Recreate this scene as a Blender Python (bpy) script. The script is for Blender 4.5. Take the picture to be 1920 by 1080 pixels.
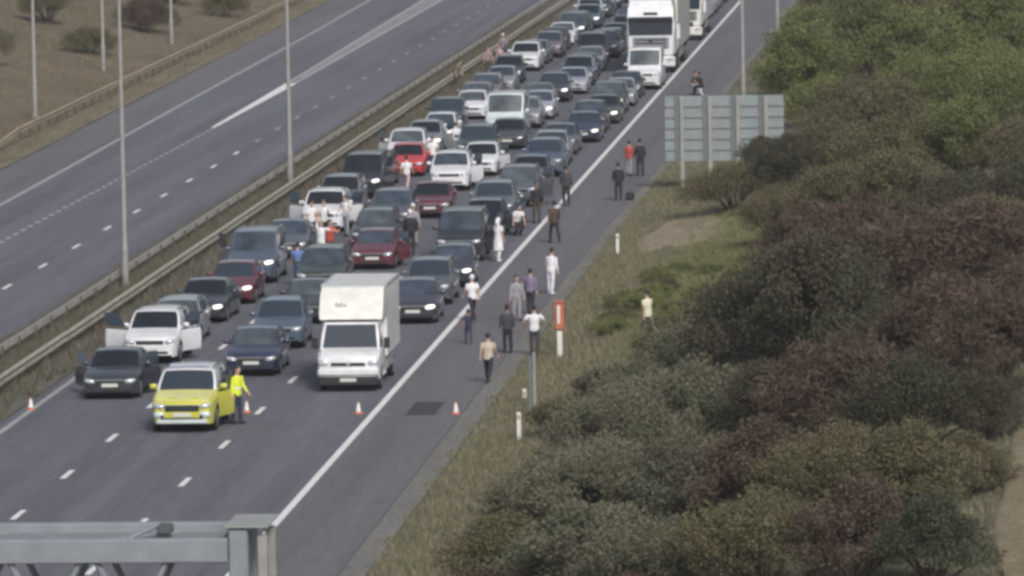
import bpy, math, random
import numpy as np
from mathutils import Vector, Matrix, Euler

for o in list(bpy.data.objects):
    bpy.data.objects.remove(o)
R = math.radians
scene = bpy.context.scene
col = scene.collection

# ------------------------------------------------------------------ camera
F_PX, PITCH, YAW, CAM_H, CAM_X, ROLL = 11708.5, 0.0914045, 0.0796401, 21.3978, 19.5936, -0.0176619
cam_d = bpy.data.cameras.new('camera')
cam = bpy.data.objects.new('camera', cam_d)
col.objects.link(cam)
cam_d.sensor_width = 36.0
cam_d.lens = F_PX / 1920.0 * 36.0
cam_d.clip_start = 1.0
cam_d.clip_end = 9000.0
fwd = Vector((-math.sin(YAW) * math.cos(PITCH), math.cos(YAW) * math.cos(PITCH), -math.sin(PITCH)))
rt0 = Vector((math.cos(YAW), math.sin(YAW), 0))
up0 = rt0.cross(fwd)
rt = rt0 * math.cos(ROLL) + up0 * math.sin(ROLL)
up = up0 * math.cos(ROLL) - rt0 * math.sin(ROLL)
m = Matrix((rt, up, -fwd)).transposed().to_4x4()
m.translation = Vector((CAM_X, 0, CAM_H))
cam.matrix_world = m
scene.camera = cam

# ------------------------------------------------------------------ sky and sun (bright overcast)
SUN_EL, SUN_AZ = R(42), R(157)           # behind the camera, a little to its right
world = bpy.data.worlds.new('World')
scene.world = world
world.use_nodes = True
wn = world.node_tree
bg = wn.nodes['Background']
sky = wn.nodes.new('ShaderNodeTexSky')
sky.sky_type = 'NISHITA'
sky.sun_disc = False
sky.sun_elevation = SUN_EL
sky.sun_rotation = SUN_AZ
sky.air_density = 1.0
sky.dust_density = 4.0
sky.ozone_density = 1.0
bg.inputs['Strength'].default_value = 0.08
hsv = wn.nodes.new('ShaderNodeHueSaturation')
hsv.inputs['Saturation'].default_value = 0.55
wn.links.new(sky.outputs[0], hsv.inputs['Color'])
wn.links.new(hsv.outputs[0], bg.inputs['Color'])
sun_d = bpy.data.lights.new('sun', 'SUN')
sun_d.energy = 1.5
sun_d.angle = R(11)
sun_d.color = (1.0, 0.96, 0.9)
sun = bpy.data.objects.new('sun', sun_d)
col.objects.link(sun)
sd = Vector((math.sin(SUN_AZ) * math.cos(SUN_EL), math.cos(SUN_AZ) * math.cos(SUN_EL), math.sin(SUN_EL)))
sun.rotation_euler = sd.to_track_quat('Z', 'Y').to_euler()

scene.view_settings.view_transform = 'Standard'
scene.view_settings.look = 'None'
scene.view_settings.gamma = 1.0
scene.view_settings.exposure = 0.5
scene.render.engine = 'CYCLES'
scene.cycles.max_bounces = 5
scene.cycles.pixel_filter_type = 'BLACKMAN_HARRIS'
scene.cycles.filter_width = 3.3

# ------------------------------------------------------------------ helpers
rng = random.Random(7)
MATS = {}


def mat(name, color, rough=0.6, metal=0.0, noise=0.0, nscale=6.0, coat=0.0, spec=0.5, emit=0.0, bump=0.0, spread=0.0):
    """Principled material with a little procedural mottling of its own colour."""
    if name in MATS:
        return MATS[name]
    mt = bpy.data.materials.new(name)
    mt.use_nodes = True
    nt = mt.node_tree
    b = nt.nodes['Principled BSDF']
    b.inputs['Base Color'].default_value = (*color, 1)
    b.inputs['Roughness'].default_value = rough
    b.inputs['Metallic'].default_value = metal
    b.inputs['Specular IOR Level'].default_value = spec
    b.inputs['Coat Weight'].default_value = coat
    b.inputs['Coat Roughness'].default_value = 0.06
    if emit > 0:
        b.inputs['Emission Color'].default_value = (1, 0.97, 0.9, 1)
        b.inputs['Emission Strength'].default_value = emit
    if noise > 0:
        tc = nt.nodes.new('ShaderNodeTexCoord')
        nz = nt.nodes.new('ShaderNodeTexNoise')
        nz.inputs['Scale'].default_value = nscale
        nz.inputs['Detail'].default_value = 5
        nt.links.new(tc.outputs['Object'], nz.inputs['Vector'])
        rp = nt.nodes.new('ShaderNodeValToRGB')
        c = Vector(color)
        lo, hi = c * (1 - noise), c * (1 + noise)
        rp.color_ramp.elements[0].position = 0.3
        rp.color_ramp.elements[1].position = 0.7
        rp.color_ramp.elements[0].color = (*lo, 1)
        rp.color_ramp.elements[1].color = (*[min(1, v) for v in hi], 1)
        nt.links.new(nz.outputs['Fac'], rp.inputs['Fac'])
        nt.links.new(rp.outputs['Color'], b.inputs['Base Color'])
        if bump > 0:
            bp = nt.nodes.new('ShaderNodeBump')
            bp.inputs['Strength'].default_value = bump
            bp.inputs['Distance'].default_value = 0.02
            nt.links.new(nz.outputs['Fac'], bp.inputs['Height'])
            nt.links.new(bp.outputs['Normal'], b.inputs['Normal'])
    MATS[name] = mt
    return mt


def mesh(name, verts, faces, smooth=None):
    me = bpy.data.meshes.new(name)
    me.from_pydata([tuple(v) for v in verts], [], faces)
    me.update()
    if smooth is not None:
        me.polygons.foreach_set('use_smooth', [True] * len(me.polygons))
        me.set_sharp_from_angle(angle=R(smooth))
    return me


def obj(name, me, material=None, parent=None, loc=(0, 0, 0), rot=(0, 0, 0)):
    o = bpy.data.objects.new(name, me)
    col.objects.link(o)
    o.location = loc
    o.rotation_euler = rot
    if parent is not None:
        o.parent = parent
    if material is not None and me is not None:
        if not me.materials:
            me.materials.append(material)
        if me.materials[0] is not material:
            o.material_slots[0].link = 'OBJECT'
            o.material_slots[0].material = material
    return o


def tag(o, label=None, cat=None, group=None, kind=None):
    if label: o['label'] = label
    if cat: o['category'] = cat
    if group: o['group'] = group
    if kind: o['kind'] = kind
    return o


def empty(name, loc, rz=0.0):
    o = bpy.data.objects.new(name, None)
    o.empty_display_size = 0.3
    col.objects.link(o)
    o.location = loc
    o.rotation_euler = (0, 0, rz)
    return o


class MB:
    """collects boxes, tubes, lofts into one mesh"""
    def __init__(s):
        s.v, s.f = [], []

    def add(s, verts, faces):
        n = len(s.v)
        s.v += [tuple(v) for v in verts]
        s.f += [tuple(i + n for i in f) for f in faces]
        return s

    def box(s, x0, x1, y0, y1, z0, z1, bev=0.0):
        if bev <= 0:
            vs = [(x, y, z) for z in (z0, z1) for y in (y0, y1) for x in (x0, x1)]
            return s.add(vs, [(0, 2, 3, 1), (4, 5, 7, 6), (0, 1, 5, 4), (2, 6, 7, 3), (0, 4, 6, 2), (1, 3, 7, 5)])
        b = bev
        rings = []
        for z, d in ((z0, b), (z0 + b, 0), (z1 - b, 0), (z1, b)):
            xa, xb, ya, yb = x0 + d, x1 - d, y0 + d, y1 - d
            rings.append([(xa + b, ya, z), (xb - b, ya, z), (xb, ya + b, z), (xb, yb - b, z), (xb - b, yb, z), (xa + b, yb, z), (xa, yb - b, z), (xa, ya + b, z)])
        return s.loft(rings)

    def loft(s, rings, cap=True, closed=True):
        n = len(rings[0])
        vs = [q for r in rings for q in r]
        fs = []
        for i in range(len(rings) - 1):
            for k in range(n if closed else n - 1):
                k2 = (k + 1) % n
                fs.append((i * n + k, i * n + k2, (i + 1) * n + k2, (i + 1) * n + k))
        if cap:
            fs.append(tuple(range(n - 1, -1, -1)))
            fs.append(tuple((len(rings) - 1) * n + k for k in range(n)))
        return s.add(vs, fs)

    def tube(s, pts, radii, n=8, ell=None):
        """pts: polyline, radii: per point radius (or (rx, ry) for upright tubes)"""
        rings = []
        pts = [Vector(p) for p in pts]
        for i, q in enumerate(pts):
            a = pts[max(0, i - 1)]
            b = pts[min(len(pts) - 1, i + 1)]
            d = (b - a).normalized()
            ref = Vector((1, 0, 0)) if abs(d.x) < 0.8 else Vector((0, 1, 0))
            v_ = d.cross(ref).normalized()
            u_ = v_.cross(d).normalized()
            r = radii[i]
            rx, ry = r if isinstance(r, tuple) else (r, r)
            rings.append([q + u_ * (rx * math.cos(2 * math.pi * k / n)) + v_ * (ry * math.sin(2 * math.pi * k / n)) for k in range(n)])
        return s.loft(rings)

    def ball(s, c, r, n=10, m_=6, power=1.0):
        c = Vector(c)
        rx, ry, rz = r if isinstance(r, tuple) else (r, r, r)
        sp = lambda t: math.copysign(abs(t) ** power, t)
        rings = []
        for j in range(1, m_):
            ph = math.pi * j / m_
            rings.append([c + Vector((rx * sp(math.sin(ph)) * sp(math.cos(2 * math.pi * k / n)), ry * sp(math.sin(ph)) * sp(math.sin(2 * math.pi * k / n)), -rz * sp(math.cos(ph)))) for k in range(n)])
        b = len(s.v)
        s.loft(rings, cap=False)
        lo, hi = len(s.v), len(s.v) + 1
        s.v += [tuple(c - Vector((0, 0, rz))), tuple(c + Vector((0, 0, rz)))]
        for k in range(n):
            k2 = (k + 1) % n
            s.f.append((lo, b + k2, b + k))
            s.f.append((hi, b + (m_ - 2) * n + k, b + (m_ - 2) * n + k2))
        return s

    def mesh(s, name, smooth=None):
        return mesh(name, s.v, s.f, smooth)


def interp(t, pts):
    if t <= pts[0][0]: return pts[0][1]
    for (a, va), (b, vb) in zip(pts, pts[1:]):
        if t <= b:
            return va + (vb - va) * (t - a) / (b - a)
    return pts[-1][1]


def lerp(a, b, t): return a + (b - a) * t

# ------------------------------------------------------------------ materials


def ground_material(name, stops, scale=0.12, fine=2.5, rough=0.95, stretch=(1, 1, 1), bump=0.4, contrast=(0.3, 0.72)):
    mt = bpy.data.materials.new(name)
    mt.use_nodes = True
    nt = mt.node_tree
    b = nt.nodes['Principled BSDF']
    b.inputs['Roughness'].default_value = rough
    b.inputs['Specular IOR Level'].default_value = 0.2
    tc = nt.nodes.new('ShaderNodeTexCoord')
    mp = nt.nodes.new('ShaderNodeMapping')
    mp.inputs['Scale'].default_value = stretch
    nt.links.new(tc.outputs['Object'], mp.inputs['Vector'])
    n1 = nt.nodes.new('ShaderNodeTexNoise')
    n1.inputs['Scale'].default_value = scale
    n1.inputs['Detail'].default_value = 6
    n1.inputs['Roughness'].default_value = 0.65
    n2 = nt.nodes.new('ShaderNodeTexNoise')
    n2.inputs['Scale'].default_value = fine
    n2.inputs['Detail'].default_value = 4
    for n in (n1, n2):
        nt.links.new(mp.outputs['Vector'], n.inputs['Vector'])
    rp = nt.nodes.new('ShaderNodeValToRGB')
    e = rp.color_ramp.elements
    while len(e) < len(stops):
        e.new(0.5)
    for i, c in enumerate(stops):
        e[i].position = lerp(contrast[0], contrast[1], i / (len(stops) - 1))
        e[i].color = (*c, 1)
    nt.links.new(n1.outputs['Fac'], rp.inputs['Fac'])
    mr = nt.nodes.new('ShaderNodeMapRange')
    mr.inputs['From Min'].default_value = 0.25
    mr.inputs['From Max'].default_value = 0.75
    mr.inputs['To Min'].default_value = 0.78
    mr.inputs['To Max'].default_value = 1.22
    nt.links.new(n2.outputs['Fac'], mr.inputs['Value'])
    mx = nt.nodes.new('ShaderNodeVectorMath')
    mx.operation = 'SCALE'
    nt.links.new(rp.outputs['Color'], mx.inputs[0])
    nt.links.new(mr.outputs['Result'], mx.inputs['Scale'])
    nt.links.new(mx.outputs[0], b.inputs['Base Color'])
    bp = nt.nodes.new('ShaderNodeBump')
    bp.inputs['Strength'].default_value = bump
    bp.inputs['Distance'].default_value = 0.05
    nt.links.new(n2.outputs['Fac'], bp.inputs['Height'])
    nt.links.new(bp.outputs['Normal'], b.inputs['Normal'])
    MATS[name] = mt
    return mt


def leaf_material(name, c1, c2, dead=None, tint=None):
    mt = bpy.data.materials.new(name)
    mt.use_nodes = True
    nt = mt.node_tree
    b = nt.nodes['Principled BSDF']
    b.inputs['Roughness'].default_value = 0.7
    b.inputs['Specular IOR Level'].default_value = 0.25
    ge = nt.nodes.new('ShaderNodeNewGeometry')
    rp = nt.nodes.new('ShaderNodeValToRGB')
    e = rp.color_ramp.elements
    e[0].color = (*c1, 1)
    e[1].color = (*c2, 1)
    e[1].position = 0.85
    if dead:
        x = e.new(0.93)
        x.color = (*dead, 1)
    nt.links.new(ge.outputs['Random Per Island'], rp.inputs['Fac'])
    oi = nt.nodes.new('ShaderNodeObjectInfo')
    hs = nt.nodes.new('ShaderNodeHueSaturation')
    mr = nt.nodes.new('ShaderNodeMapRange')
    mr.inputs['To Min'].default_value = 0.9
    mr.inputs['To Max'].default_value = 1.1
    nt.links.new(oi.outputs['Random'], mr.inputs['Value'])
    nt.links.new(mr.outputs['Result'], hs.inputs['Value'])
    nt.links.new(rp.outputs['Color'], hs.inputs['Color'])
    nz = nt.nodes.new('ShaderNodeTexNoise')          # patches of another tint that run across neighbouring plants
    nz.inputs['Scale'].default_value = 0.55
    nz.inputs['Detail'].default_value = 4
    nt.links.new(ge.outputs['Position'], nz.inputs['Vector'])
    m2 = nt.nodes.new('ShaderNodeMapRange')
    m2.inputs['From Min'].default_value = 0.42
    m2.inputs['From Max'].default_value = 0.66
    m2.inputs['To Max'].default_value = 0.6
    nt.links.new(nz.outputs['Fac'], m2.inputs['Value'])
    mx = nt.nodes.new('ShaderNodeMix')
    mx.data_type = 'RGBA'
    nt.links.new(m2.outputs['Result'], mx.inputs[0])
    nt.links.new(hs.outputs['Color'], mx.inputs[6])
    mx.inputs[7].default_value = (*(tint or (0.1, 0.092, 0.058)), 1)
    nt.links.new(mx.outputs[2], b.inputs['Base Color'])
    MATS[name] = mt
    return mt


ASPHALT = ground_material('asphalt', [(0.094, 0.098, 0.117), (0.12, 0.125, 0.146), (0.144, 0.149, 0.17)], scale=0.75, fine=22, rough=0.85, stretch=(1, 0.018, 1), bump=0.15, contrast=(0.34, 0.66))
SHOULDER = ground_material('shoulder_asphalt', [(0.112, 0.11, 0.123), (0.133, 0.13, 0.144), (0.15, 0.146, 0.158)], scale=0.7, fine=20, rough=0.88, stretch=(1, 0.03, 1), bump=0.15, contrast=(0.34, 0.66))
PATCH = ground_material('patch_asphalt', [(0.05, 0.055, 0.055), (0.065, 0.068, 0.068)], scale=1.5, fine=20, rough=0.9)
KERB = ground_material('concrete_channel', [(0.14, 0.14, 0.135), (0.19, 0.185, 0.175)], scale=0.6, fine=8, rough=0.9, stretch=(1, 0.2, 1))
WHITE_LINE = ground_material('line_paint', [(0.62, 0.62, 0.62), (0.78, 0.78, 0.78)], scale=1.5, fine=14, rough=0.6, bump=0.05)
WORN_LINE = ground_material('worn_line_paint', [(0.26, 0.27, 0.28), (0.4, 0.4, 0.41)], scale=1.5, fine=14, rough=0.7, bump=0.05)
HATCH_GREY = ground_material('worn_hatch_paint', [(0.19, 0.195, 0.205), (0.27, 0.275, 0.285)], scale=0.6, fine=5, rough=0.8, stretch=(1, 0.2, 1), bump=0.05)
GROUND = ground_material('rough_grass_ground', [(0.085, 0.084, 0.055), (0.12, 0.117, 0.076), (0.15, 0.143, 0.094), (0.18, 0.155, 0.115)], scale=0.16, fine=2.2)
RESERVE = ground_material('reserve_ground', [(0.09, 0.085, 0.072), (0.12, 0.113, 0.098), (0.14, 0.13, 0.112)], scale=0.4, fine=3, stretch=(1, 0.25, 1))
SOIL = ground_material('bare_soil', [(0.21, 0.175, 0.13), (0.32, 0.265, 0.205)], scale=0.5, fine=4)
PATH = ground_material('dry_path', [(0.18, 0.15, 0.095), (0.25, 0.21, 0.14)], scale=0.5, fine=4)
BANKLEFT = ground_material('brown_bank', [(0.095, 0.09, 0.055), (0.14, 0.115, 0.082), (0.19, 0.15, 0.11)], scale=0.12, fine=1.6)
FARVERGE = ground_material('far_verge_grass', [(0.12, 0.112, 0.075), (0.17, 0.155, 0.11), (0.2, 0.18, 0.13)], scale=0.5, fine=3, stretch=(1, 0.25, 1))
RAIL_TAN = mat('tan_rail', (0.3, 0.245, 0.175), 0.8, 0.0, noise=0.18, nscale=1.2)
GALV = mat('galvanised', (0.36, 0.37, 0.37), 0.55, 0.35, noise=0.14, nscale=4)
RAIL_DULL = mat('weathered_rail', (0.33, 0.305, 0.26), 0.75, 0.1, noise=0.22, nscale=1.2)
RAIL_BRIGHT = mat('rail_bright', (0.45, 0.44, 0.41), 0.6, 0.25, noise=0.2, nscale=1.2)
POSTM = mat('rail_post', (0.1, 0.095, 0.08), 0.75, 0.1, noise=0.2)
LAMP_GREY = mat('lamp_column_grey', (0.33, 0.33, 0.32), 0.6, 0.3, noise=0.12, nscale=3)
SIGN_BACK = mat('sign_back_aluminium', (0.26, 0.3, 0.31), 0.6, 0.2, noise=0.1, nscale=2)
SIGN_DARK = mat('sign_rail_dark', (0.16, 0.18, 0.185), 0.6, 0.2, noise=0.15)
SIGN_BLUE = mat('sign_blue_face', (0.03, 0.10, 0.35), 0.5)
GANTRY_M = mat('gantry_steel', (0.24, 0.265, 0.295), 0.6, 0.15, noise=0.12, nscale=2)
DARK = mat('dark_plastic', (0.022, 0.024, 0.028), 0.55, noise=0.2)
BLACK = mat('underbody_black', (0.012, 0.012, 0.014), 0.8)
GLASS = mat('car_glass', (0.026, 0.038, 0.054), 0.06, 0.0, spec=0.8, coat=0.3)
GLASSES = [GLASS, mat('car_glass_blue_glare', (0.04, 0.055, 0.075), 0.1, spec=0.9, coat=0.5, noise=0.5, nscale=1.6), mat('car_glass_pale_glare', (0.065, 0.08, 0.095), 0.12, spec=0.9, coat=0.5, noise=0.6, nscale=1.3), mat('car_glass_black', (0.012, 0.016, 0.022), 0.05, spec=0.7, noise=0.4, nscale=2.0)]  # paler base colours and mottling paint glare into some windscreens
RUBBER = mat('tyre_rubber', (0.025, 0.025, 0.027), 0.85, noise=0.2)
ALLOY = mat('wheel_alloy', (0.35, 0.36, 0.38), 0.35, 0.7, noise=0.08)
LAMP = mat('headlight_glass', (0.62, 0.65, 0.7), 0.12, 0.35, coat=0.8)
LAMP_ON = mat('headlight_lit', (0.75, 0.77, 0.8), 0.15, 0.2, coat=0.8, emit=1.1)
PLATE = mat('plate_white', (0.62, 0.62, 0.6), 0.5)
TRUNK = mat('bark', (0.075, 0.06, 0.045), 0.9, noise=0.3, nscale=8)
CONE_O = mat('cone_orange', (0.68, 0.22, 0.13), 0.6, noise=0.1)
CONE_W = mat('cone_sleeve', (0.8, 0.78, 0.78), 0.5)
POST_W = mat('marker_white', (0.72, 0.72, 0.69), 0.6, noise=0.08)
REDM = mat('marker_red', (0.45, 0.3, 0.28), 0.5)
ORANGE = mat('phone_orange', (0.5, 0.16, 0.1), 0.55, noise=0.1)


def paint(name, c, metal=0.25, rough=0.34):
    return mat('paint_' + name, c, rough, metal, noise=0.11, nscale=2.6, coat=0.9)


PAINT = {
    'white': paint('white', (0.74, 0.75, 0.78), 0.0), 'silver': paint('silver', (0.36, 0.38, 0.41), 0.5), 'lilac': paint('lilac', (0.46, 0.46, 0.54), 0.3),
    'grey': paint('grey', (0.13, 0.14, 0.165), 0.4), 'midgrey': paint('midgrey', (0.2, 0.21, 0.24), 0.45), 'dark': paint('dark', (0.045, 0.05, 0.065), 0.3),
    'black': paint('black', (0.022, 0.025, 0.034), 0.2), 'navy': paint('navy', (0.03, 0.038, 0.085), 0.3), 'slate': paint('slate', (0.10, 0.14, 0.20), 0.35),
    'teal': paint('teal', (0.06, 0.085, 0.09), 0.35), 'maroon': paint('maroon', (0.14, 0.03, 0.045), 0.25), 'red': paint('red', (0.55, 0.035, 0.035), 0.1),
    'mauve': paint('mauve', (0.21, 0.18, 0.21), 0.35), 'pale': paint('pale', (0.6, 0.68, 0.68), 0.1), 'green': paint('green', (0.055, 0.075, 0.07), 0.35),
    'hivis': paint('hivis', (0.55, 0.55, 0.07), 0.0, 0.45), 'policeblue': paint('policeblue', (0.03, 0.07, 0.3), 0.0),
    'paleyellow': paint('paleyellow', (0.68, 0.68, 0.26), 0.0, 0.4),
    'cream': paint('cream', (0.72, 0.72, 0.68), 0.0, 0.5), 'boxgrey': paint('boxgrey', (0.76, 0.77, 0.77), 0.0, 0.55),
}
COLWORD = {'white': 'white', 'silver': 'silver', 'lilac': 'pale silver', 'grey': 'grey', 'midgrey': 'mid grey', 'dark': 'dark grey', 'black': 'black', 'navy': 'navy blue',
           'slate': 'slate blue', 'teal': 'dark teal', 'maroon': 'maroon', 'red': 'bright red', 'mauve': 'brownish grey', 'pale': 'pale mint white', 'green': 'dark green'}

# ------------------------------------------------------------------ terrain and roads


def terrain(x, y):
    z = 0.0
    if x > 4.6:
        s = x - 4.6
        z = 0.17 * s * s / (s + 1.2)
    if x < -35:
        s = -35 - x
        z = 0.2 * s * s / (s + 2)
    return min(z, 6.0)


def far_edge(y):      # painted edge line of the far carriageway and its slip road
    return interp(y, [(-200, -24.0), (240, -24.95), (287, -25.61), (338, -26.5), (432, -27.97), (474, -28.83), (700, -36), (1500, -75)])


def sheet(name, xl, xr, ys, z, material, parent=None, nx=1):
    vs, fs = [], []
    for y in ys:
        a = xl(y) if callable(xl) else xl
        b = xr(y) if callable(xr) else xr
        for i in range(nx + 1):
            x = lerp(a, b, i / nx)
            vs.append((x, y, z(x, y) if callable(z) else z))
    w = nx + 1
    for j in range(len(ys) - 1):
        for i in range(nx):
            fs.append((j * w + i, j * w + i + 1, (j + 1) * w + i + 1, (j + 1) * w + i))
    return obj(name, mesh(name, vs, fs), material, parent)


def ground_z(x, y):
    if -34.5 < x < 4.4: return -0.05
    return terrain(x, y) + (0.12 * math.sin(x * 0.9 + y * 0.31) * math.sin(y * 0.23 + x * 0.4) if (x > 7 or x < -37) else 0)


gx = sorted(set([-4000, -1500, -600, -200, -120, -80] + [-60 + i * 1.5 for i in range(16)] + [-36, -35, -34.4] + [-25, -15, -5, 0, 4.2, 4.6, 5, 5.6] + [6.4 + i * 1.0 for i in range(26)] + [36, 42, 60, 100, 200, 600, 1500, 4000]))
gy = [-2500, -600, -150, 0, 60, 90] + [100 + i * 2.5 for i in range(164)] + [520, 560, 620, 700, 900, 1500, 3000, 7000]
vs = [(x, y, ground_z(x, y)) for y in gy for x in gx]
w = len(gx)
fs = [(j * w + i, j * w + i + 1, (j + 1) * w + i + 1, (j + 1) * w + i) for j in range(len(gy) - 1) for i in range(w - 1)]
tag(obj('ground', mesh('ground', vs, fs, 60), GROUND), kind='structure')

YS = [-100] + [20 * i for i in range(0, 40)] + [800, 1000, 1500]
road = tag(sheet('near_carriageway', -11.35, 0.12, YS, 0.0, ASPHALT), kind='structure')
shoulder = tag(sheet('hard_shoulder', 0.12, lambda y: 2.75 if y < 250 else interp(y, [(250, 2.75), (300, 3.2), (400, 3.7), (2000, 3.9)]), YS, -0.004, SHOULDER), kind='structure')
tag(sheet('drainage_channel', lambda y: interp(y, [(250, 2.76), (300, 3.21), (400, 3.71), (2000, 3.91)]), lambda y: interp(y, [(200, 3.45), (250, 3.3), (300, 3.65), (400, 4.15), (2000, 4.35)]), YS, -0.012, KERB), kind='structure')
far_road = tag(sheet('far_carriageway', far_edge, -15.0, YS, 0.0, ASPHALT), kind='structure')
tag(sheet('far_shoulder', lambda y: far_edge(y) - 3.0, lambda y: far_edge(y) - 0.001, YS, -0.004, SHOULDER), kind='structure')
tag(sheet('central_reserve', -14.99, -11.36, YS, lambda x, y: 0.02 + 0.05 * math.sin((x + 15) / 3.64 * math.pi), RESERVE, nx=6), kind='structure')
BY = [y for y in YS if y < 900]
tag(sheet('far_verge', lambda y: far_edge(y) - 5.3, lambda y: far_edge(y) - 3.001, YS, 0.03, FARVERGE, nx=3), kind='structure')
tag(sheet('brown_bank', -75, lambda y: far_edge(y) - 5.301, BY, lambda x, y: ground_z(x, y) + 0.06, BANKLEFT, nx=24), kind='structure')

# painted lines
LINE_Y = [-100] + [10 * i for i in range(0, 75)] + [800, 1200]
sheet('edge_line', -0.1, 0.11, LINE_Y, 0.004, WHITE_LINE, road)
sheet('edge_line', -11.05, -10.87, LINE_Y, 0.004, WORN_LINE, road)
sheet('edge_line', lambda y: far_edge(y) + 0.02, lambda y: far_edge(y) + 0.24, LINE_Y, 0.004, WORN_LINE, far_road)
dash = mesh('lane_dash', [(-0.085, -1, 0), (0.085, -1, 0), (0.085, 1, 0), (-0.085, 1, 0)], [(0, 1, 2, 3)])
for x0, y0 in ((-3.65, 155.9), (-7.3, 166.9)):
    k = -7
    while y0 + 9 * k < 520:
        obj('lane_dash', dash, WHITE_LINE, road, (x0, y0 + 9 * k, 0.004)); k += 1
for k in range(-5, 28):
    obj('lane_dash', dash, WHITE_LINE if k < 9 else WORN_LINE, far_road, (-18.56, 235.45 + 9 * k, 0.004))
dot = mesh('dotted_mark', [(-0.1, -0.5, 0), (0.1, -0.5, 0), (0.1, 0.5, 0), (-0.1, 0.5, 0)], [(0, 1, 2, 3)])
for k in range(42):
    obj('dotted_mark', dot, WORN_LINE, far_road, (-22.1, 244 + 2.0 * k, 0.004))
# painted nose where the slip road leaves
NY = [327 + 5 * i for i in range(45)]
nl = lambda y: interp(y, [(327, -22.3), (360, -22.75), (367, -22.85), (472, -24.6), (560, -28)])
nr = lambda y: interp(y, [(327, -22.08), (360, -22.1), (472, -22.9), (560, -23.6)])
sheet('nose_line', nl, lambda y: nl(y) + min(0.28, (nr(y) - nl(y)) * 0.52), NY, 0.006, WHITE_LINE if False else WORN_LINE, far_road)
sheet('nose_line', lambda y: nr(y) - min(0.28, (nr(y) - nl(y)) * 0.52), nr, NY, 0.008, WORN_LINE, far_road)
sheet('nose_line', nl, nr, [327 + 3 * i for i in range(14)], 0.012, WHITE_LINE, far_road)
sheet('hatched_nose', lambda y: nl(y) + 0.29, lambda y: nr(y) - 0.29, [y for y in NY if y > 368], 0.004, HATCH_GREY, far_road)
# tar patch on the hard shoulder
sheet('tar_patch', 1.02, 1.95, [190.3, 192, 194.0], 0.0, PATCH, shoulder)


def blob_sheet(name, cx, cy, rx, ry, material, seed, dz=0.03, slant=0.0):
    r_ = random.Random(seed)
    ph = [r_.uniform(0, 6.28) for _ in range(4)]
    n, rings = 40, 7
    vs, fs = [], []
    for j in range(rings + 1):
        for k in range(n):
            a = 2 * math.pi * k / n
            rad = (1 + 0.18 * math.sin(2 * a + ph[0]) + 0.13 * math.sin(3 * a + ph[1]) + 0.09 * math.sin(5 * a + ph[2]) + 0.06 * math.sin(9 * a + ph[3])) * (j / rings)
            y = cy + ry * rad * math.sin(a)
            x = cx + rx * rad * math.cos(a) + slant * (y - cy)
            vs.append((x, y, ground_z(x, y) + dz - (0.25 if j == rings else 0)))
    for j in range(rings):
        for k in range(n):
            k2 = (k + 1) % n
            fs.append((j * n + k, (j + 1) * n + k, (j + 1) * n + k2, j * n + k2))
    return tag(obj(name, mesh(name, vs, fs, 60), material), kind='structure')


blob_sheet('bare_soil', 6.4, 255, 1.6, 11, SOIL, 3, 0.08, 0.0)
blob_sheet('dry_path', 19.95, 142, 0.75, 24, PATH, 5, 0.12)

# ------------------------------------------------------------------ crash barriers


def rail_mesh(name, pts, h=0.31, zc=lambda i: 0.6, face=1):
    """W-beam rail following pts (x, y); face = +1 bulges to +x"""
    prof = [(-0.0, 0.5), (0.07, 0.36), (0.07, 0.2), (0.0, 0.06), (0.0, -0.06), (0.07, -0.2), (0.07, -0.36), (0.0, -0.5), (-0.03, -0.5), (-0.03, 0.5)]
    rings = []
    for i, (x, y) in enumerate(pts):
        rings.append([(x + face * px, y, zc(i) + pz * h) for px, pz in prof])
    mb = MB().loft(rings)
    return mb.mesh(name)


post_me = MB().box(-0.03, 0.03, -0.05, 0.05, -0.3, 0.62).mesh('post')


def barrier(label, xf, y0, y1, zc, h, material, group, face=1, step=3.6, ramp=0):
    rt_ = tag(empty('crash_barrier', (xf(y0), y0, 0)), label, 'barrier', group)
    ys = [y0 + 4 * i for i in range(int((y1 - y0) / 4) + 1)]
    o0 = (xf(y0), y0)

    def zz(i):
        y = ys[i]
        return zc if not ramp or y > y0 + ramp else lerp(0.12, zc, ((y - y0) / ramp) ** 0.7)
    # rail sections of 20 m, each a piece of its own with lapped joints
    i = 0
    while i < len(ys) - 1:
        j = min(i + 5, len(ys) - 1)
        idx = list(range(i, j + 1))
        pts = [(xf(ys[q]) - o0[0] + (0.004 if (i // 5) % 2 else 0), ys[q] - o0[1]) for q in idx]
        dz = rng.uniform(-0.012, 0.012)
        obj('rail', rail_mesh('rail', pts, h, lambda q, i=i, dz=dz: zz(i + q) + dz, face), material, rt_)
        i = j
    y = y0 + 1.5 + ramp
    while y < y1:
        obj('post', post_me, POSTM, rt_, (xf(y) - o0[0] - face * 0.08, y - o0[1], zc - 0.55))
        y += step
    return rt_


barrier('weathered crash barrier of the central reserve nearest the queued cars', lambda y: -12.45, 150, 640, 0.58, 0.36, RAIL_DULL, 'crash barriers', 1)
barrier('thin pale crash barrier of the central reserve beside the empty carriageway', lambda y: -13.98, 150, 640, 0.64, 0.26, RAIL_BRIGHT, 'crash barriers', -1)
barrier('crash barrier with ramped end along the brown bank, far left', lambda y: far_edge(y) - 4.75, 304, 640, 0.66, 0.32, RAIL_TAN, 'crash barriers', 1, ramp=12)

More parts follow.
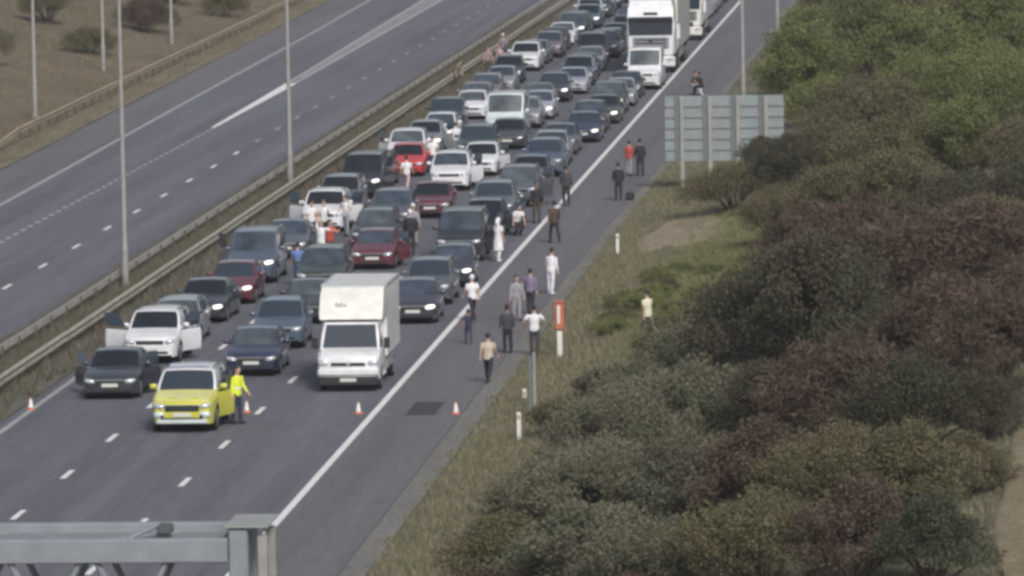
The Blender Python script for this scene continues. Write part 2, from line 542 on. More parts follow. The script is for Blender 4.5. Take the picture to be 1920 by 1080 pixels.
# ------------------------------------------------------------------ lamp columns
col_me = MB().tube([(0, 0, 0), (0, 0, 1.6)], [0.13, 0.13], 10).tube([(0, 0, 1.6), (0, 0, 1.75), (0, 0, 12.0)], [0.13, 0.1, 0.062], 10).mesh('column', 40)
base_me = MB().box(-0.22, 0.22, -0.22, 0.22, 0, 0.05, 0.01).mesh('base_plate')
door_me = MB().box(-0.07, 0.07, -0.145, -0.115, 0.5, 1.1, 0.01).mesh('access_door')


def arm_mesh(s):
    return MB().tube([(0, 0, 11.9), (0.1 * s, 0, 12.15), (0.5 * s, 0, 12.35), (1.6 * s, 0, 12.45)], [0.05, 0.045, 0.04, 0.035], 8).mesh('bracket_arm', 40)


ARM = {1: arm_mesh(1), -1: arm_mesh(-1)}
LANT = {s: MB().box(min(1.5 * s, 2.2 * s), max(1.5 * s, 2.2 * s), -0.13, 0.13, 12.38, 12.54, 0.05).mesh('lantern', 40) for s in (1, -1)}


def lamp_column(x, y, arms, label):
    z = ground_z(x, y) if not -34.5 < x < 4.4 else 0.02
    t = tag(empty('lamp_column', (x, y, z)), label, 'street lamp', 'lamp columns')
    obj('column', col_me, LAMP_GREY, t)
    obj('base_plate', base_me, LAMP_GREY, t)
    obj('access_door', door_me, LAMP_GREY, t)
    for s in arms:
        a = obj('bracket_arm', ARM[s], LAMP_GREY, t)
        obj('lantern', LANT[s], LAMP_GREY, a)


lamp_column(-13.68, 233.3, (1, -1), 'tall grey lamp column in the central reserve, nearest the camera')
lamp_column(-13.19, 284.1, (1, -1), 'tall grey lamp column in the central reserve, second from the camera')
lamp_column(-33.3, 337.5, (1,), 'grey lamp column on the brown bank, leftmost in the photo')
lamp_column(-35.68, 380.1, (1,), 'grey lamp column on the far bank, second from the left edge')
lamp_column(-35.53, 410.7, (1,), 'faint grey lamp column farthest back on the brown bank')
lamp_column(5.17, 343.1, (-1,), 'grey lamp column rising behind the back of the road sign')
lamp_column(4.51, 414.3, (-1,), 'grey lamp column farthest up the right verge, beyond the sign')

# ------------------------------------------------------------------ back of the big road sign
sg = tag(empty('road_sign', (5.0, 280, ground_z(5.0, 280))), 'large blank grey back of a road sign on posts beside the hard shoulder', 'road sign')
PZ0, PZ1, PX0, PX1 = 1.28, 4.22, -0.72, 4.62
nb = 6
for i in range(nb):
    a, b = lerp(PZ0, PZ1, i / nb), lerp(PZ0, PZ1, (i + 1) / nb)
    obj('plank', MB().box(PX0, PX1, 0.0, 0.03, a + 0.008, b - 0.008, 0.006).mesh('plank'), SIGN_BACK, sg)
    if i:
        obj('stiffener', MB().box(PX0 + 0.02, PX1 - 0.02, -0.035, -0.001, a - 0.035, a + 0.035, 0.008).mesh('stiffener'), SIGN_DARK, sg)
obj('sign_face', MB().box(PX0, PX1, 0.032, 0.036, PZ0, PZ1).mesh('sign_face'), SIGN_BLUE, sg)
for i, px in enumerate((-0.02, 1.24, 2.5, 3.76)):
    pm = MB().box(px - 0.09, px + 0.09, -0.075, -0.06, -1.5, 4.2).box(px - 0.012, px + 0.012, -0.06, -0.04, -1.5, 4.2).mesh('post')
    obj('post', MB().box(px - 0.02, px + 0.16, -0.14, -0.04, -1.5, 4.18, 0.01).mesh('post'), LAMP_GREY, sg)
    obj('painted_post_shade', MB().box(px - 0.26, px - 0.022, -0.05, -0.037, PZ0 + 0.02, PZ1 - 0.02).mesh('painted_post_shade'), SIGN_DARK, sg)  # dark strip painted in for the shaded side of each post

# ------------------------------------------------------------------ gantry in the foreground
gt = tag(empty('gantry', (5.75, 109.5, 0)), 'grey steel lattice gantry spanning the carriageway, bottom left foreground', 'gantry')
GZ = 6.95
for s, nm in ((-0.75, 'front'), (0.75, 'back')):
    obj('chord', MB().box(-38, 0.05, s - 0.13, s + 0.13, GZ - 0.36 if s < 0 else GZ - 0.1, GZ + 0.06 if s < 0 else GZ + 0.16, 0.02).mesh('chord'), GANTRY_M, gt)
    obj('chord', MB().box(-38, 0.05, s - 0.11, s + 0.11, GZ - 1.75, GZ - 1.5, 0.02).mesh('chord'), GANTRY_M, gt)
for i in range(24):
    x = -0.9 - 1.55 * i
    for s in (-0.75, 0.75):
        obj('web_member', MB().tube([(x, s, GZ - 0.05), (x - 0.775, s, GZ - 1.6)], [0.06, 0.06], 6).mesh('web_member', 40), GANTRY_M, gt)
        obj('web_member', MB().tube([(x - 1.55, s, GZ - 0.05), (x - 0.775, s, GZ - 1.6)], [0.06, 0.06], 6).mesh('web_member', 40), GANTRY_M, gt)
    obj('top_brace', MB().tube([(x - (0.0 if i % 2 else 1.5), -0.75, GZ - 0.02), (x - (1.5 if i % 2 else 0.0), 0.75, GZ - 0.02)], [0.055, 0.055], 6).mesh('top_brace', 40), GANTRY_M, gt)
obj('walkway_grating', MB().box(-37.8, -0.1, -0.61, 0.63, GZ - 0.03, GZ + 0.0).mesh('walkway_grating'), mat('grating', (0.21, 0.235, 0.245), 0.7, 0.2, noise=0.15, nscale=20), gt)
for s in (-0.62, 0.62):
    obj('leg', MB().box(0.06, 0.40, s - 0.17, s + 0.17, 0.0, GZ + 0.24, 0.025).mesh('leg', 40), GANTRY_M, gt)
    obj('leg', MB().box(0.56, 0.74, s - 0.1, s + 0.1, 0.0, GZ + 0.1, 0.02).mesh('leg', 40), LAMP_GREY, gt)
for z in (1.0, 2.6, 4.2, 5.8, 6.6):
    obj('leg_brace', MB().box(0.14, 0.3, -0.46, 0.46, z, z + 0.12).mesh('leg_brace'), GANTRY_M, gt)
obj('cap_plate', MB().box(-0.0, 0.78, -0.85, 0.85, GZ + 0.245, GZ + 0.285, 0.01).mesh('cap_plate'), mat('cap_plate', (0.27, 0.285, 0.28), 0.7, noise=0.1), gt)
cb = obj('signal_box', MB().box(-1.28, -1.02, -0.3, 0.1, GZ + 0.065, GZ + 0.24, 0.03).mesh('signal_box', 40), mat('signal_box_grey', (0.075, 0.085, 0.09), 0.6), gt)
obj('bracket', MB().tube([(-1.75, -0.7, GZ + 0.05), (-1.3, -0.1, GZ + 0.2)], [0.04, 0.04], 6).mesh('bracket'), GANTRY_M, cb)

# ------------------------------------------------------------------ verge furniture


def cone(x, y, label, s=0.66):
    t = tag(empty('traffic_cone', (x, y, terrain(x, y) + 0.004), rng.uniform(0, 1)), label, 'cone', 'row of traffic cones across the road')
    t.scale = (s, s, s)
    obj('base', MB().box(-0.19, 0.19, -0.19, 0.19, 0, 0.04, 0.012).mesh('base'), CONE_O, t)
    b = obj('cone_body', MB().tube([(0, 0, 0.04), (0, 0, 0.56)], [0.135, 0.03], 14).mesh('cone_body', 40), CONE_O, t)
    obj('sleeve', MB().tube([(0, 0, 0.11), (0, 0, 0.5)], [0.124, 0.05], 14).mesh('sleeve', 40), CONE_W, b)


cone(-10.99, 192.8, 'traffic cone on the worn edge line by the central reserve')
cone(-4.01, 191.4, 'traffic cone on the tarmac just right of the yellow police car')
cone(-0.46, 190.8, 'traffic cone in front of the white box van')
cone(2.59, 190.5, 'traffic cone on the hard shoulder by the verge')


def marker_post(x, y, h, label):
    t = tag(empty('marker_post', (x, y, terrain(x, y) - 0.02)), label, 'marker post', 'marker posts')
    obj('post', MB().box(-0.065, 0.065, -0.04, 0.04, 0, h, 0.012).mesh('post'), POST_W, t)
    obj('reflector', MB().box(-0.045, 0.045, -0.05, -0.041, h - 0.2, h - 0.08).mesh('reflector'), REDM, t)
    obj('dark_side_strip', MB().box(-0.10, -0.067, -0.035, 0.035, 0, h - 0.02, 0.008).mesh('dark_side_strip'), DARK, t)  # narrow dark strip along the left of the post


marker_post(5.11, 183.1, 0.86, 'white marker post standing in the near verge, closest to the camera')
marker_post(4.37, 194.9, 0.3, 'stubby white marker in the verge left of the thin grey post')
marker_post(4.11, 247.1, 0.82, 'white marker post at the edge of the hard shoulder beside the bare soil')

t = tag(empty('grey_post', (5.1, 189.5, terrain(5.1, 189.5) - 0.02)), 'thin grey metal post standing in the verge grass', 'post')
obj('shaft', MB().tube([(0, 0, 0), (0, 0, 1.95)], [0.055, 0.055], 10).mesh('shaft', 40), GALV, t)
obj('cap', MB().ball((0, 0, 1.96), (0.06, 0.06, 0.03), 10, 4).mesh('cap', 60), GALV, t)
obj('side_strip', MB().box(-0.17, -0.08, -0.03, 0.03, 0, 1.9, 0.01).mesh('side_strip'), SIGN_DARK, t)

t = tag(empty('emergency_phone', (4.65, 206.9, terrain(4.65, 206.9) - 0.02)), 'orange emergency phone box on a white post beside the hard shoulder', 'phone box')
obj('post', MB().box(-0.085, 0.085, -0.08, 0.08, 0, 0.98, 0.02).mesh('post'), POST_W, t)
h_ = obj('housing', MB().box(-0.155, 0.155, -0.15, 0.15, 0.98, 1.9, 0.04).mesh('housing', 40), ORANGE, t)
obj('hood', MB().box(-0.17, 0.17, -0.18, 0.17, 1.901, 1.95, 0.02).mesh('hood'), ORANGE, h_)
obj('handset_panel', MB().box(-0.06, 0.03, -0.165, -0.151, 1.2, 1.8, 0.004).mesh('handset_panel'), POST_W, h_)

# ------------------------------------------------------------------ cars


def grid_patch(Fn, a0, a1, na, b0, b1, nb_, off=0.006, skirt=0.012, flip=False):
    """panel lying on the surface Fn(a, b) and standing OFF proud of it, with turned-in edges"""
    P = lambda a, b: Vector(Fn(a, b))
    e = 1e-3

    def nrm(a, b):
        n = (P(a + e, b) - P(a - e, b)).cross(P(a, b + e) - P(a, b - e))
        n.normalize()
        return -n if flip else n
    vs, fs = [], []
    for j in range(nb_ + 1):
        for i in range(na + 1):
            a, b = lerp(a0, a1, i / na), lerp(b0, b1, j / nb_)
            vs.append(P(a, b) + nrm(a, b) * off)
    w_ = na + 1
    for j in range(nb_):
        for i in range(na):
            q = (j * w_ + i, j * w_ + i + 1, (j + 1) * w_ + i + 1, (j + 1) * w_ + i)
            fs.append(q[::-1] if flip else q)
    loop = [(i, 0) for i in range(na)] + [(na, j) for j in range(nb_)] + [(i, nb_) for i in range(na, 0, -1)] + [(0, j) for j in range(nb_, 0, -1)]
    base = len(vs)
    for i, j in loop:
        a, b = lerp(a0, a1, i / na), lerp(b0, b1, j / nb_)
        vs.append(P(a, b) + nrm(a, b) * (off - skirt))
    n = len(loop)
    for k in range(n):
        k2 = (k + 1) % n
        q = (loop[k][1] * w_ + loop[k][0], loop[k2][1] * w_ + loop[k2][0], base + k2, base + k)
        fs.append(q if flip else q[::-1])
    return vs, fs


CT = {   # L, W, H, tyre radius, nose height, cowl (y, z), windscreen top y, roof rear y, rear window base y, tail height, front overhang, wheelbase
    'hatch': dict(L=4.05, W=1.76, H=1.46, r=0.31, zn=0.74, yc=1.05, zc=0.95, yt=1.78, yr=3.35, yb=3.85, zt=0.97, fo=0.8, wb=2.5, top=0.74),
    'saloon': dict(L=4.65, W=1.83, H=1.43, r=0.32, zn=0.72, yc=1.3, zc=0.93, yt=2.02, yr=3.3, yb=4.05, zt=0.98, fo=0.85, wb=2.75, top=0.73),
    'estate': dict(L=4.7, W=1.83, H=1.47, r=0.32, zn=0.73, yc=1.3, zc=0.94, yt=2.0, yr=4.2, yb=4.55, zt=1.0, fo=0.87, wb=2.75, top=0.74),
    'cross': dict(L=4.3, W=1.81, H=1.58, r=0.335, zn=0.83, yc=1.08, zc=1.03, yt=1.76, yr=3.6, yb=4.12, zt=1.06, fo=0.83, wb=2.6, top=0.75),
    'city': dict(L=3.65, W=1.66, H=1.52, r=0.29, zn=0.78, yc=0.85, zc=0.99, yt=1.5, yr=3.2, yb=3.52, zt=0.98, fo=0.68, wb=2.4, top=0.75),
    'suv': dict(L=4.5, W=1.88, H=1.69, r=0.36, zn=0.9, yc=1.15, zc=1.12, yt=1.8, yr=3.95, yb=4.35, zt=1.12, fo=0.85, wb=2.67, top=0.77),
    'mpv': dict(L=4.85, W=1.93, H=1.93, r=0.34, zn=0.95, yc=0.95, zc=1.2, yt=1.7, yr=4.6, yb=4.78, zt=1.15, fo=0.85, wb=3.0, top=0.83),
    'van': dict(L=5.1, W=2.0, H=2.3, r=0.35, zn=1.02, yc=0.85, zc=1.35, yt=1.45, yr=4.95, yb=5.06, zt=1.3, fo=0.9, wb=3.2, top=0.9),
}
CAR_ME = {}


def car_meshes(kind):
    if kind in CAR_ME:
        return CAR_ME[kind]
    c = CT[kind]
    L, W, H, r = c['L'], c['W'], c['H'], c['r']
    hl = L / 2
    yf, yr_ = c['fo'], c['fo'] + c['wb']
    zs = 0.2 + (0.06 if kind in ('suv', 'mpv', 'van', 'cross') else 0)
    zn, zc_, zt = c['zn'], c['zc'], c['zt']
    deck = [(0, zn - 0.2), (0.03, zn - 0.1), (0.09, zn - 0.035), (0.2, zn + 0.01), (0.5, zn + 0.08), (c['yc'], zc_), (c['yb'], zt), (L - 0.12, zt - 0.01), (L - 0.03, zt - 0.1), (L, zt - 0.25)]
    plan = [(0, 0.80), (0.05, 0.85), (0.15, 0.9), (0.35, 0.955), (0.7, 0.99), (1.2, 1.0), (L - 0.9, 0.995), (L - 0.3, 0.95), (L - 0.08, 0.89), (L, 0.84)]

    def top(y): return interp(y, deck)

    def hw(y, z):
        t_ = (z - zs) / max(0.1, zc_ - zs)
        pr = interp(t_, [(-0.1, 0.94), (0.0, 0.955), (0.25, 0.99), (0.5, 1.0), (0.72, 0.995), (0.9, 0.965), (1.0, 0.945), (1.2, 0.91)])
        return W / 2 * interp(y, plan) * pr

    def zbot(y):
        z = zs + (0.06 if y < 0.03 or y > L - 0.03 else 0)
        for yc_ in (yf, yr_):
            d = abs(y - yc_)
            ra = r + 0.055
            if d < ra:
                z = max(z, r + math.sqrt(max(0, ra * ra - d * d)) * 0.98)
        return z
    ys = [0, 0.03, 0.09, 0.2, 0.35]
    for yc_ in (yf, yr_):
        ra = r + 0.055
        ys += [yc_ - ra - 0.001] + [yc_ + ra * q for q in (-0.985, -0.9, -0.7, -0.45, -0.2, 0, 0.2, 0.45, 0.7, 0.9, 0.985)] + [yc_ + ra + 0.001]
    ys += [c['yc'], (c['yc'] + c['yb']) / 2, c['yb'], L - 0.3, L - 0.12, L - 0.03, L]
    ys = sorted(set(round(y, 4) for y in ys if 0 <= y <= L))
    rings = []
    for y in ys:
        zb, zt_ = zbot(y), top(y)
        sh = zt_ - 0.05
        zz = [zb] + [lerp(zb, sh, q) for q in (0.25, 0.5, 0.75, 0.9)] + [sh]
        half = [(hw(y, z), z) for z in zz] + [(hw(y, sh) - 0.045, zt_), (hw(y, sh) * 0.55, zt_ + 0.022), (0, zt_ + 0.03)]
        ring = [(x, y - hl, z) for x, z in half] + [(-x, y - hl, z) for x, z in half[-2::-1]]
        rings.append(ring)
    mb = MB()
    n = len(rings[0])
    mb.loft(rings, cap=True, closed=False)
    out = {'body': mb.mesh('body', 38)}

    wcb, wrb = hw(c['yc'], zc_) - 0.035, hw(c['yb'] - 0.1, zt) - 0.04
    wct = W / 2 * c['top']
    wrt = wct * 0.97
    ze = H - 0.055
    bul = 0.09
    bw = lambda s: wcb + (wrb - wcb) * s + 0.03 * math.sin(math.pi * s)
    tw = lambda s: wct + (wrt - wct) * s + 0.02 * math.sin(math.pi * s)
    bow = lambda v: 0.03 * math.sin(math.pi * min(1, max(0, v)))

    def front(s, v):
        x = s * (lerp(wcb, wct, v) + bow(v))
        y = lerp(c['yc'], c['yt'], v) - bul * (1 - s * s)
        z = lerp(zc_ - 0.02, ze, v) + 0.045 * (1 - s * s) * v
        return (x, y - hl, z)

    def rear(s, v):
        x = s * (lerp(wrb, wrt, v) + bow(v))
        y = lerp(c['yb'], c['yr'], v) + 0.06 * (1 - s * s)
        z = lerp(zt - 0.02, ze - 0.02, v) + 0.045 * (1 - s * s) * v
        return (x, y - hl, z)

    def side(sg_, s, v):
        x = sg_ * (lerp(bw(s), tw(s), v) + bow(v))
        y = lerp(lerp(c['yc'], c['yt'], v), lerp(c['yb'], c['yr'], v), s)
        z = lerp(lerp(zc_, zt, s) - 0.02, ze - 0.02 * s, v)
        return (x, y - hl, z)

    def roof(s, t_):
        x = s * tw(t_)
        y = lerp(c['yt'] - bul * (1 - s * s), c['yr'] + 0.06 * (1 - s * s), t_)
        z = ze - 0.02 * t_ + 0.045 * (1 - s * s) + 0.035 * math.sin(math.pi * t_)
        return (x, y - hl, z)
    cab = MB()

    def gridsurf(Fn, a0, a1, na, b0, b1, nb_, flip):
        vs = [Fn(lerp(a0, a1, i / na), lerp(b0, b1, j / nb_)) for j in range(nb_ + 1) for i in range(na + 1)]
        w_ = na + 1
        fs = []
        for j in range(nb_):
            for i in range(na):
                q = (j * w_ + i, j * w_ + i + 1, (j + 1) * w_ + i + 1, (j + 1) * w_ + i)
                fs.append(q[::-1] if flip else q)
        cab.add(vs, fs)
    gridsurf(front, -1, 1, 12, 0, 1, 4, False)
    gridsurf(rear, -1, 1, 6, 0, 1, 4, True)
    gridsurf(lambda s, v: side(1, s, v), 0, 1, 6, 0, 1, 4, False)
    gridsurf(lambda s, v: side(-1, s, v), 0, 1, 6, 0, 1, 4, True)
    out['pillars'] = cab.mesh('pillars', 50)
    cab = MB()
    gridsurf(roof, -1, 1, 12, 0, 1, 8, False)
    out['roof'] = cab.mesh('roof', 50)
    pm = lambda nm, a, sm=40: mesh(nm, a[0], a[1], sm)
    out['windscreen'] = pm('windscreen', grid_patch(front, -0.92, 0.92, 12, 0.05, 0.93, 4, off=0.014, skirt=0.03))
    out['rear_window'] = pm('rear_window', grid_patch(rear, -0.85, 0.85, 6, 0.12, 0.88, 3, flip=True))

    def bonnet_f(s, y):
        zt_ = top(y)
        x = s * (hw(y, zt_ - 0.05) - 0.05)
        return (x, y - hl, zt_ + 0.03 * (1 - s * s))
    out['bonnet'] = pm('bonnet', grid_patch(bonnet_f, -0.93, 0.93, 8, 0.14, c['yc'] - 0.05, 5, off=0.008))
    # doors with hinge at their front edge
    y1, y2 = c['yc'] + 0.12, c['yc'] + 1.14
    y3 = min(y2 + 0.92, yr_ + 0.1)
    if kind == 'van':
        y3 = min(y2 + 1.2, yr_ - r)
    for nm, (a, b) in (('f', (y1, y2)), ('r', (y2 + 0.02, y3))):
        for sg_ in (1, -1):
            hx = sg_ * hw(a, 0.6)

            def dpan(y, z, sg_=sg_):
                zz = max(z, zbot(y) + 0.04)
                return (sg_ * hw(y, zz), y - hl, zz)
            zlo, zhi = zs + 0.08, lerp(zc_, zt, 0.2) - 0.07
            vs, fs = grid_patch(dpan, a + 0.01, b - 0.01, 6, zlo, zhi, 5, off=0.007, flip=(sg_ < 0))
            vs = [(v[0] - hx, v[1] - (a - hl), v[2]) for v in vs]
            inner = MB().add(vs, fs)
            # inner trim so an open door has thickness
            iv = [(sg_ * (hw(lerp(a, b, q), z) - 0.07) - hx, lerp(a, b, q) - a, z) for z in (zlo, zhi) for q in (0.02, 0.98)]
            out['door_' + nm + ('L' if sg_ > 0 else 'R')] = (inner.mesh('door', 40), (hx, a - hl, 0), mesh('door_trim', iv, [(0, 1, 3, 2)]))
            s0 = 0.06 if nm == 'f' else (y2 - c['yc']) / (c['yb'] - c['yc']) + 0.03
            s1 = (y2 - c['yc']) / (c['yb'] - c['yc']) - 0.015 if nm == 'f' else min(0.93, s0 + 0.36)
            vs, fs = grid_patch(lambda s, v, sg_=sg_: side(sg_, s, v), s0, s1, 5, 0.1, 0.9, 3, flip=(sg_ < 0))
            vs = [(v[0] - hx, v[1] - (a - hl), v[2]) for v in vs]
            out['win_' + nm + ('L' if sg_ > 0 else 'R')] = mesh('side_window', vs, fs, 40)
            hy = b - a - 0.2
            zh = zhi - 0.1
            q = sg_ * hw(b - 0.2, zh) - hx
            out['hnd_' + nm + ('L' if sg_ > 0 else 'R')] = MB().box(q - 0.02, q + 0.03, hy, hy + 0.16, zh - 0.02, zh + 0.02).mesh('door_handle')
            out['gap_' + nm + ('L' if sg_ > 0 else 'R')] = mesh('door_opening', *grid_patch(dpan, a + 0.02, b - 0.02, 6, zlo, zhi + 0.02, 5, off=0.004, flip=(sg_ < 0)), 40)
    # lights, grille, plate
    hz = zn - 0.12
    for sg_ in (1, -1):
        xx = sg_ * (hw(0.1, hz) - 0.17)
        lm = MB().ball((0, 0, 0), (0.19, 0.17, 0.078), 12, 8, 0.75)
        rot = Matrix.Rotation(sg_ * R(24), 3, 'Z') @ Matrix.Rotation(sg_ * R(-8), 3, 'Y')
        lm.v = [tuple(rot @ Vector(v) + Vector((xx, 0.115 - hl, hz))) for v in lm.v]
        out['lamp%+d' % sg_] = lm.mesh('headlight', 60)
    gw = W * 0.25
    out['grille'] = MB().box(-gw, gw, -0.012 - hl, 0.08 - hl, hz - 0.115, hz + 0.02, 0.02).mesh('grille')
    out['intake'] = MB().box(-W * 0.33, W * 0.33, -0.008 - hl, 0.1 - hl, zs + 0.08, zs + 0.2, 0.02).mesh('air_intake')
    out['plate'] = MB().box(-0.26, 0.26, -0.02 - hl, -0.001 - hl, zs + 0.215, zs + 0.325, 0.004).mesh('number_plate')
    for sg_ in (1, -1):
        mx = sg_ * (W / 2 + 0.08)
        mm = MB().ball((mx, c['yc'] + 0.42 - hl, zc_ + 0.07), (0.12, 0.07, 0.08), 10, 6, 0.7)
        mm.box(min(sg_ * (W / 2 - 0.1), mx), max(sg_ * (W / 2 - 0.1), mx), c['yc'] + 0.4 - hl, c['yc'] + 0.44 - hl, zc_ - 0.01, zc_ + 0.03)
        out['mirror%+d' % sg_] = mm.mesh('wing_mirror', 50)
    tw_ = 0.2
    out['wheel'] = MB().loft([[(dx * tw_ / 2, rr * math.cos(2 * math.pi * k / 20), rr * math.sin(2 * math.pi * k / 20)) for k in range(20)] for dx, rr in ((-1, r * 0.7), (-1, r * 0.93), (-0.8, r), (0.8, r), (1, r * 0.93), (1, r * 0.7))]).mesh('wheel', 40)
    rim = MB().loft([[(dx, rr * math.cos(2 * math.pi * k / 16), rr * math.sin(2 * math.pi * k / 16)) for k in range(16)] for dx, rr in ((-tw_ / 2 - 0.004, r * 0.68), (-tw_ / 2 + 0.02, r * 0.62), (tw_ / 2 - 0.02, r * 0.62), (tw_ / 2 + 0.004, r * 0.68))])
    for sx in (-1, 1):
        for k in range(5):
            a = 2 * math.pi * k / 5
            u = Vector((0, math.cos(a), math.sin(a)))
            v_ = Vector((0, -math.sin(a), math.cos(a)))
            x0 = sx * (tw_ / 2 - 0.018)
            x1 = sx * (tw_ / 2 + 0.006)
            rim.add([Vector((x, 0, 0)) + u * (rr * r) + v_ * (t_ * r) for x in (x0, x1) for rr, t_ in ((0.05, -0.1), (0.05, 0.1), (0.64, 0.07), (0.64, -0.07))], [(0, 1, 2, 3), (4, 5, 6, 7), (0, 4, 7, 3), (1, 5, 6, 2)])
    out['rim'] = rim.mesh('rim', 40)
    out['under'] = MB().box(-W / 2 + 0.24, W / 2 - 0.24, 0.15 - hl, L - 0.15 - hl, zs - 0.04, zn - 0.25).box(-W / 2 + 0.1, W / 2 - 0.1, yf + r + 0.08 - hl, yr_ - r - 0.08 - hl, zs - 0.03, zn - 0.3).mesh('underbody')
    out['wheels'] = [(sx * (W / 2 - 0.125), yy - hl, r) for yy in (yf, yr_) for sx in (1, -1)]
    out['rails'] = []
    if kind in ('suv', 'estate', 'mpv', 'cross'):
        for sg_ in (1, -1):
            out['rails'].append(MB().tube([(sg_ * (tw(q) - 0.05), lerp(c['yt'] + 0.25, c['yr'] - 0.1, q) - hl, ze + 0.02 + 0.05 * math.sin(math.pi * min(1, max(0, q * 0.9 + 0.05))) ** 0.3) for q in (0, 0.08, 0.5, 0.92, 1)], [0.018] * 5, 6).mesh('roof_rail', 40))
    out['trim'] = MB().box(-gw - 0.01, gw + 0.01, -0.018 - hl, -0.005 - hl, hz + 0.021, hz + 0.04).mesh('grille_trim')
    CAR_ME[kind] = out
    return out


def car(kind, colour, x, y, label, group='vehicles held in the queue', rz=0.0, lit=False, opened='', detail=2, name=None, cat='car', roof_col=None, bonnet_col=None, door_col=None, angle=58):
    c = CT[kind]
    me = car_meshes(kind)
    nm = name or {'cross': 'crossover_car', 'city': 'small_car', 'hatch': 'hatchback_car', 'saloon': 'saloon_car', 'estate': 'estate_car', 'suv': 'sport_utility_car', 'mpv': 'people_carrier', 'van': 'panel_van'}[kind]
    t = tag(empty(nm, (x, y + c['L'] / 2, 0.0), rz), label, cat, group)
    P = PAINT[colour]
    rp = PAINT[roof_col] if roof_col else P
    obj('body', me['body'], P, t)
    obj('pillars', me['pillars'], rp, t)
    obj('roof', me['roof'], rp, t)
    obj('windscreen', me['windscreen'], rng.choice(GLASSES), t)
    obj('bonnet', me['bonnet'], PAINT[bonnet_col] if bonnet_col else P, t)
    obj('underbody', me['under'], BLACK, t)
    obj('grille', me['grille'], DARK, t)
    obj('air_intake', me['intake'], DARK, t)
    obj('grille_trim', me['trim'], GALV, t)
    for rl in me['rails']:
        obj('roof_rail', rl, GALV if (int(y) % 2) else DARK, t)
    obj('number_plate', me['plate'], PLATE, t)
    for s in (1, -1):
        obj('headlight', me['lamp%+d' % s], LAMP_ON if lit else LAMP, t)
        obj('wing_mirror', me['mirror%+d' % s], P, t)
    for p in me['wheels']:
        w_ = obj('wheel', me['wheel'], RUBBER, t, p)
        if detail > 1:
            obj('rim', me['rim'], ALLOY, w_)
    if detail > 1:
        obj('rear_window', me['rear_window'], GLASS, t)
    for k in ('fL', 'fR', 'rL', 'rR'):
        if detail < 2 and k[0] == 'r':
            continue
        dm, loc, trim = me['door_' + k]
        a = 0.0
        od = dict((q.split(':') + [str(angle)])[:2] for q in opened.split())
        if k in od:
            a = R(float(od[k])) * (-1 if k[1] == 'L' else 1)
            obj('door_opening', me['gap_' + k], BLACK, t)
        dr = obj('door', dm, PAINT[door_col] if door_col else P, t, loc, (0, 0, a))
        if a:
            dr['label'] = 'door standing open'
            obj('door_trim', trim, DARK, dr)
        obj('side_window', me['win_' + k], GLASS, dr)
        if detail > 1:
            obj('door_handle', me['hnd_' + k], P, dr)
    return t


ORD = ['', 'first', 'second', 'third', 'fourth', 'fifth', 'sixth', 'seventh', 'eighth', 'ninth', 'tenth', 'eleventh', 'twelfth', 'thirteenth', 'fourteenth', 'fifteenth', 'sixteenth', 'seventeenth', 'eighteenth', 'nineteenth', 'twentieth',
       'twenty-first', 'twenty-second', 'twenty-third', 'twenty-fourth', 'twenty-fifth', 'twenty-sixth', 'twenty-seventh', 'twenty-eighth', 'twenty-ninth', 'thirtieth'] + ['thirty-' + q for q in ('first', 'second', 'third', 'fourth', 'fifth', 'sixth', 'seventh', 'eighth', 'ninth')] + ['fortieth']
KW = {'cross': 'crossover', 'city': 'small car', 'hatch': 'hatchback', 'saloon': 'saloon car', 'estate': 'estate car', 'suv': 'SUV', 'mpv': 'people carrier', 'van': 'panel van'}
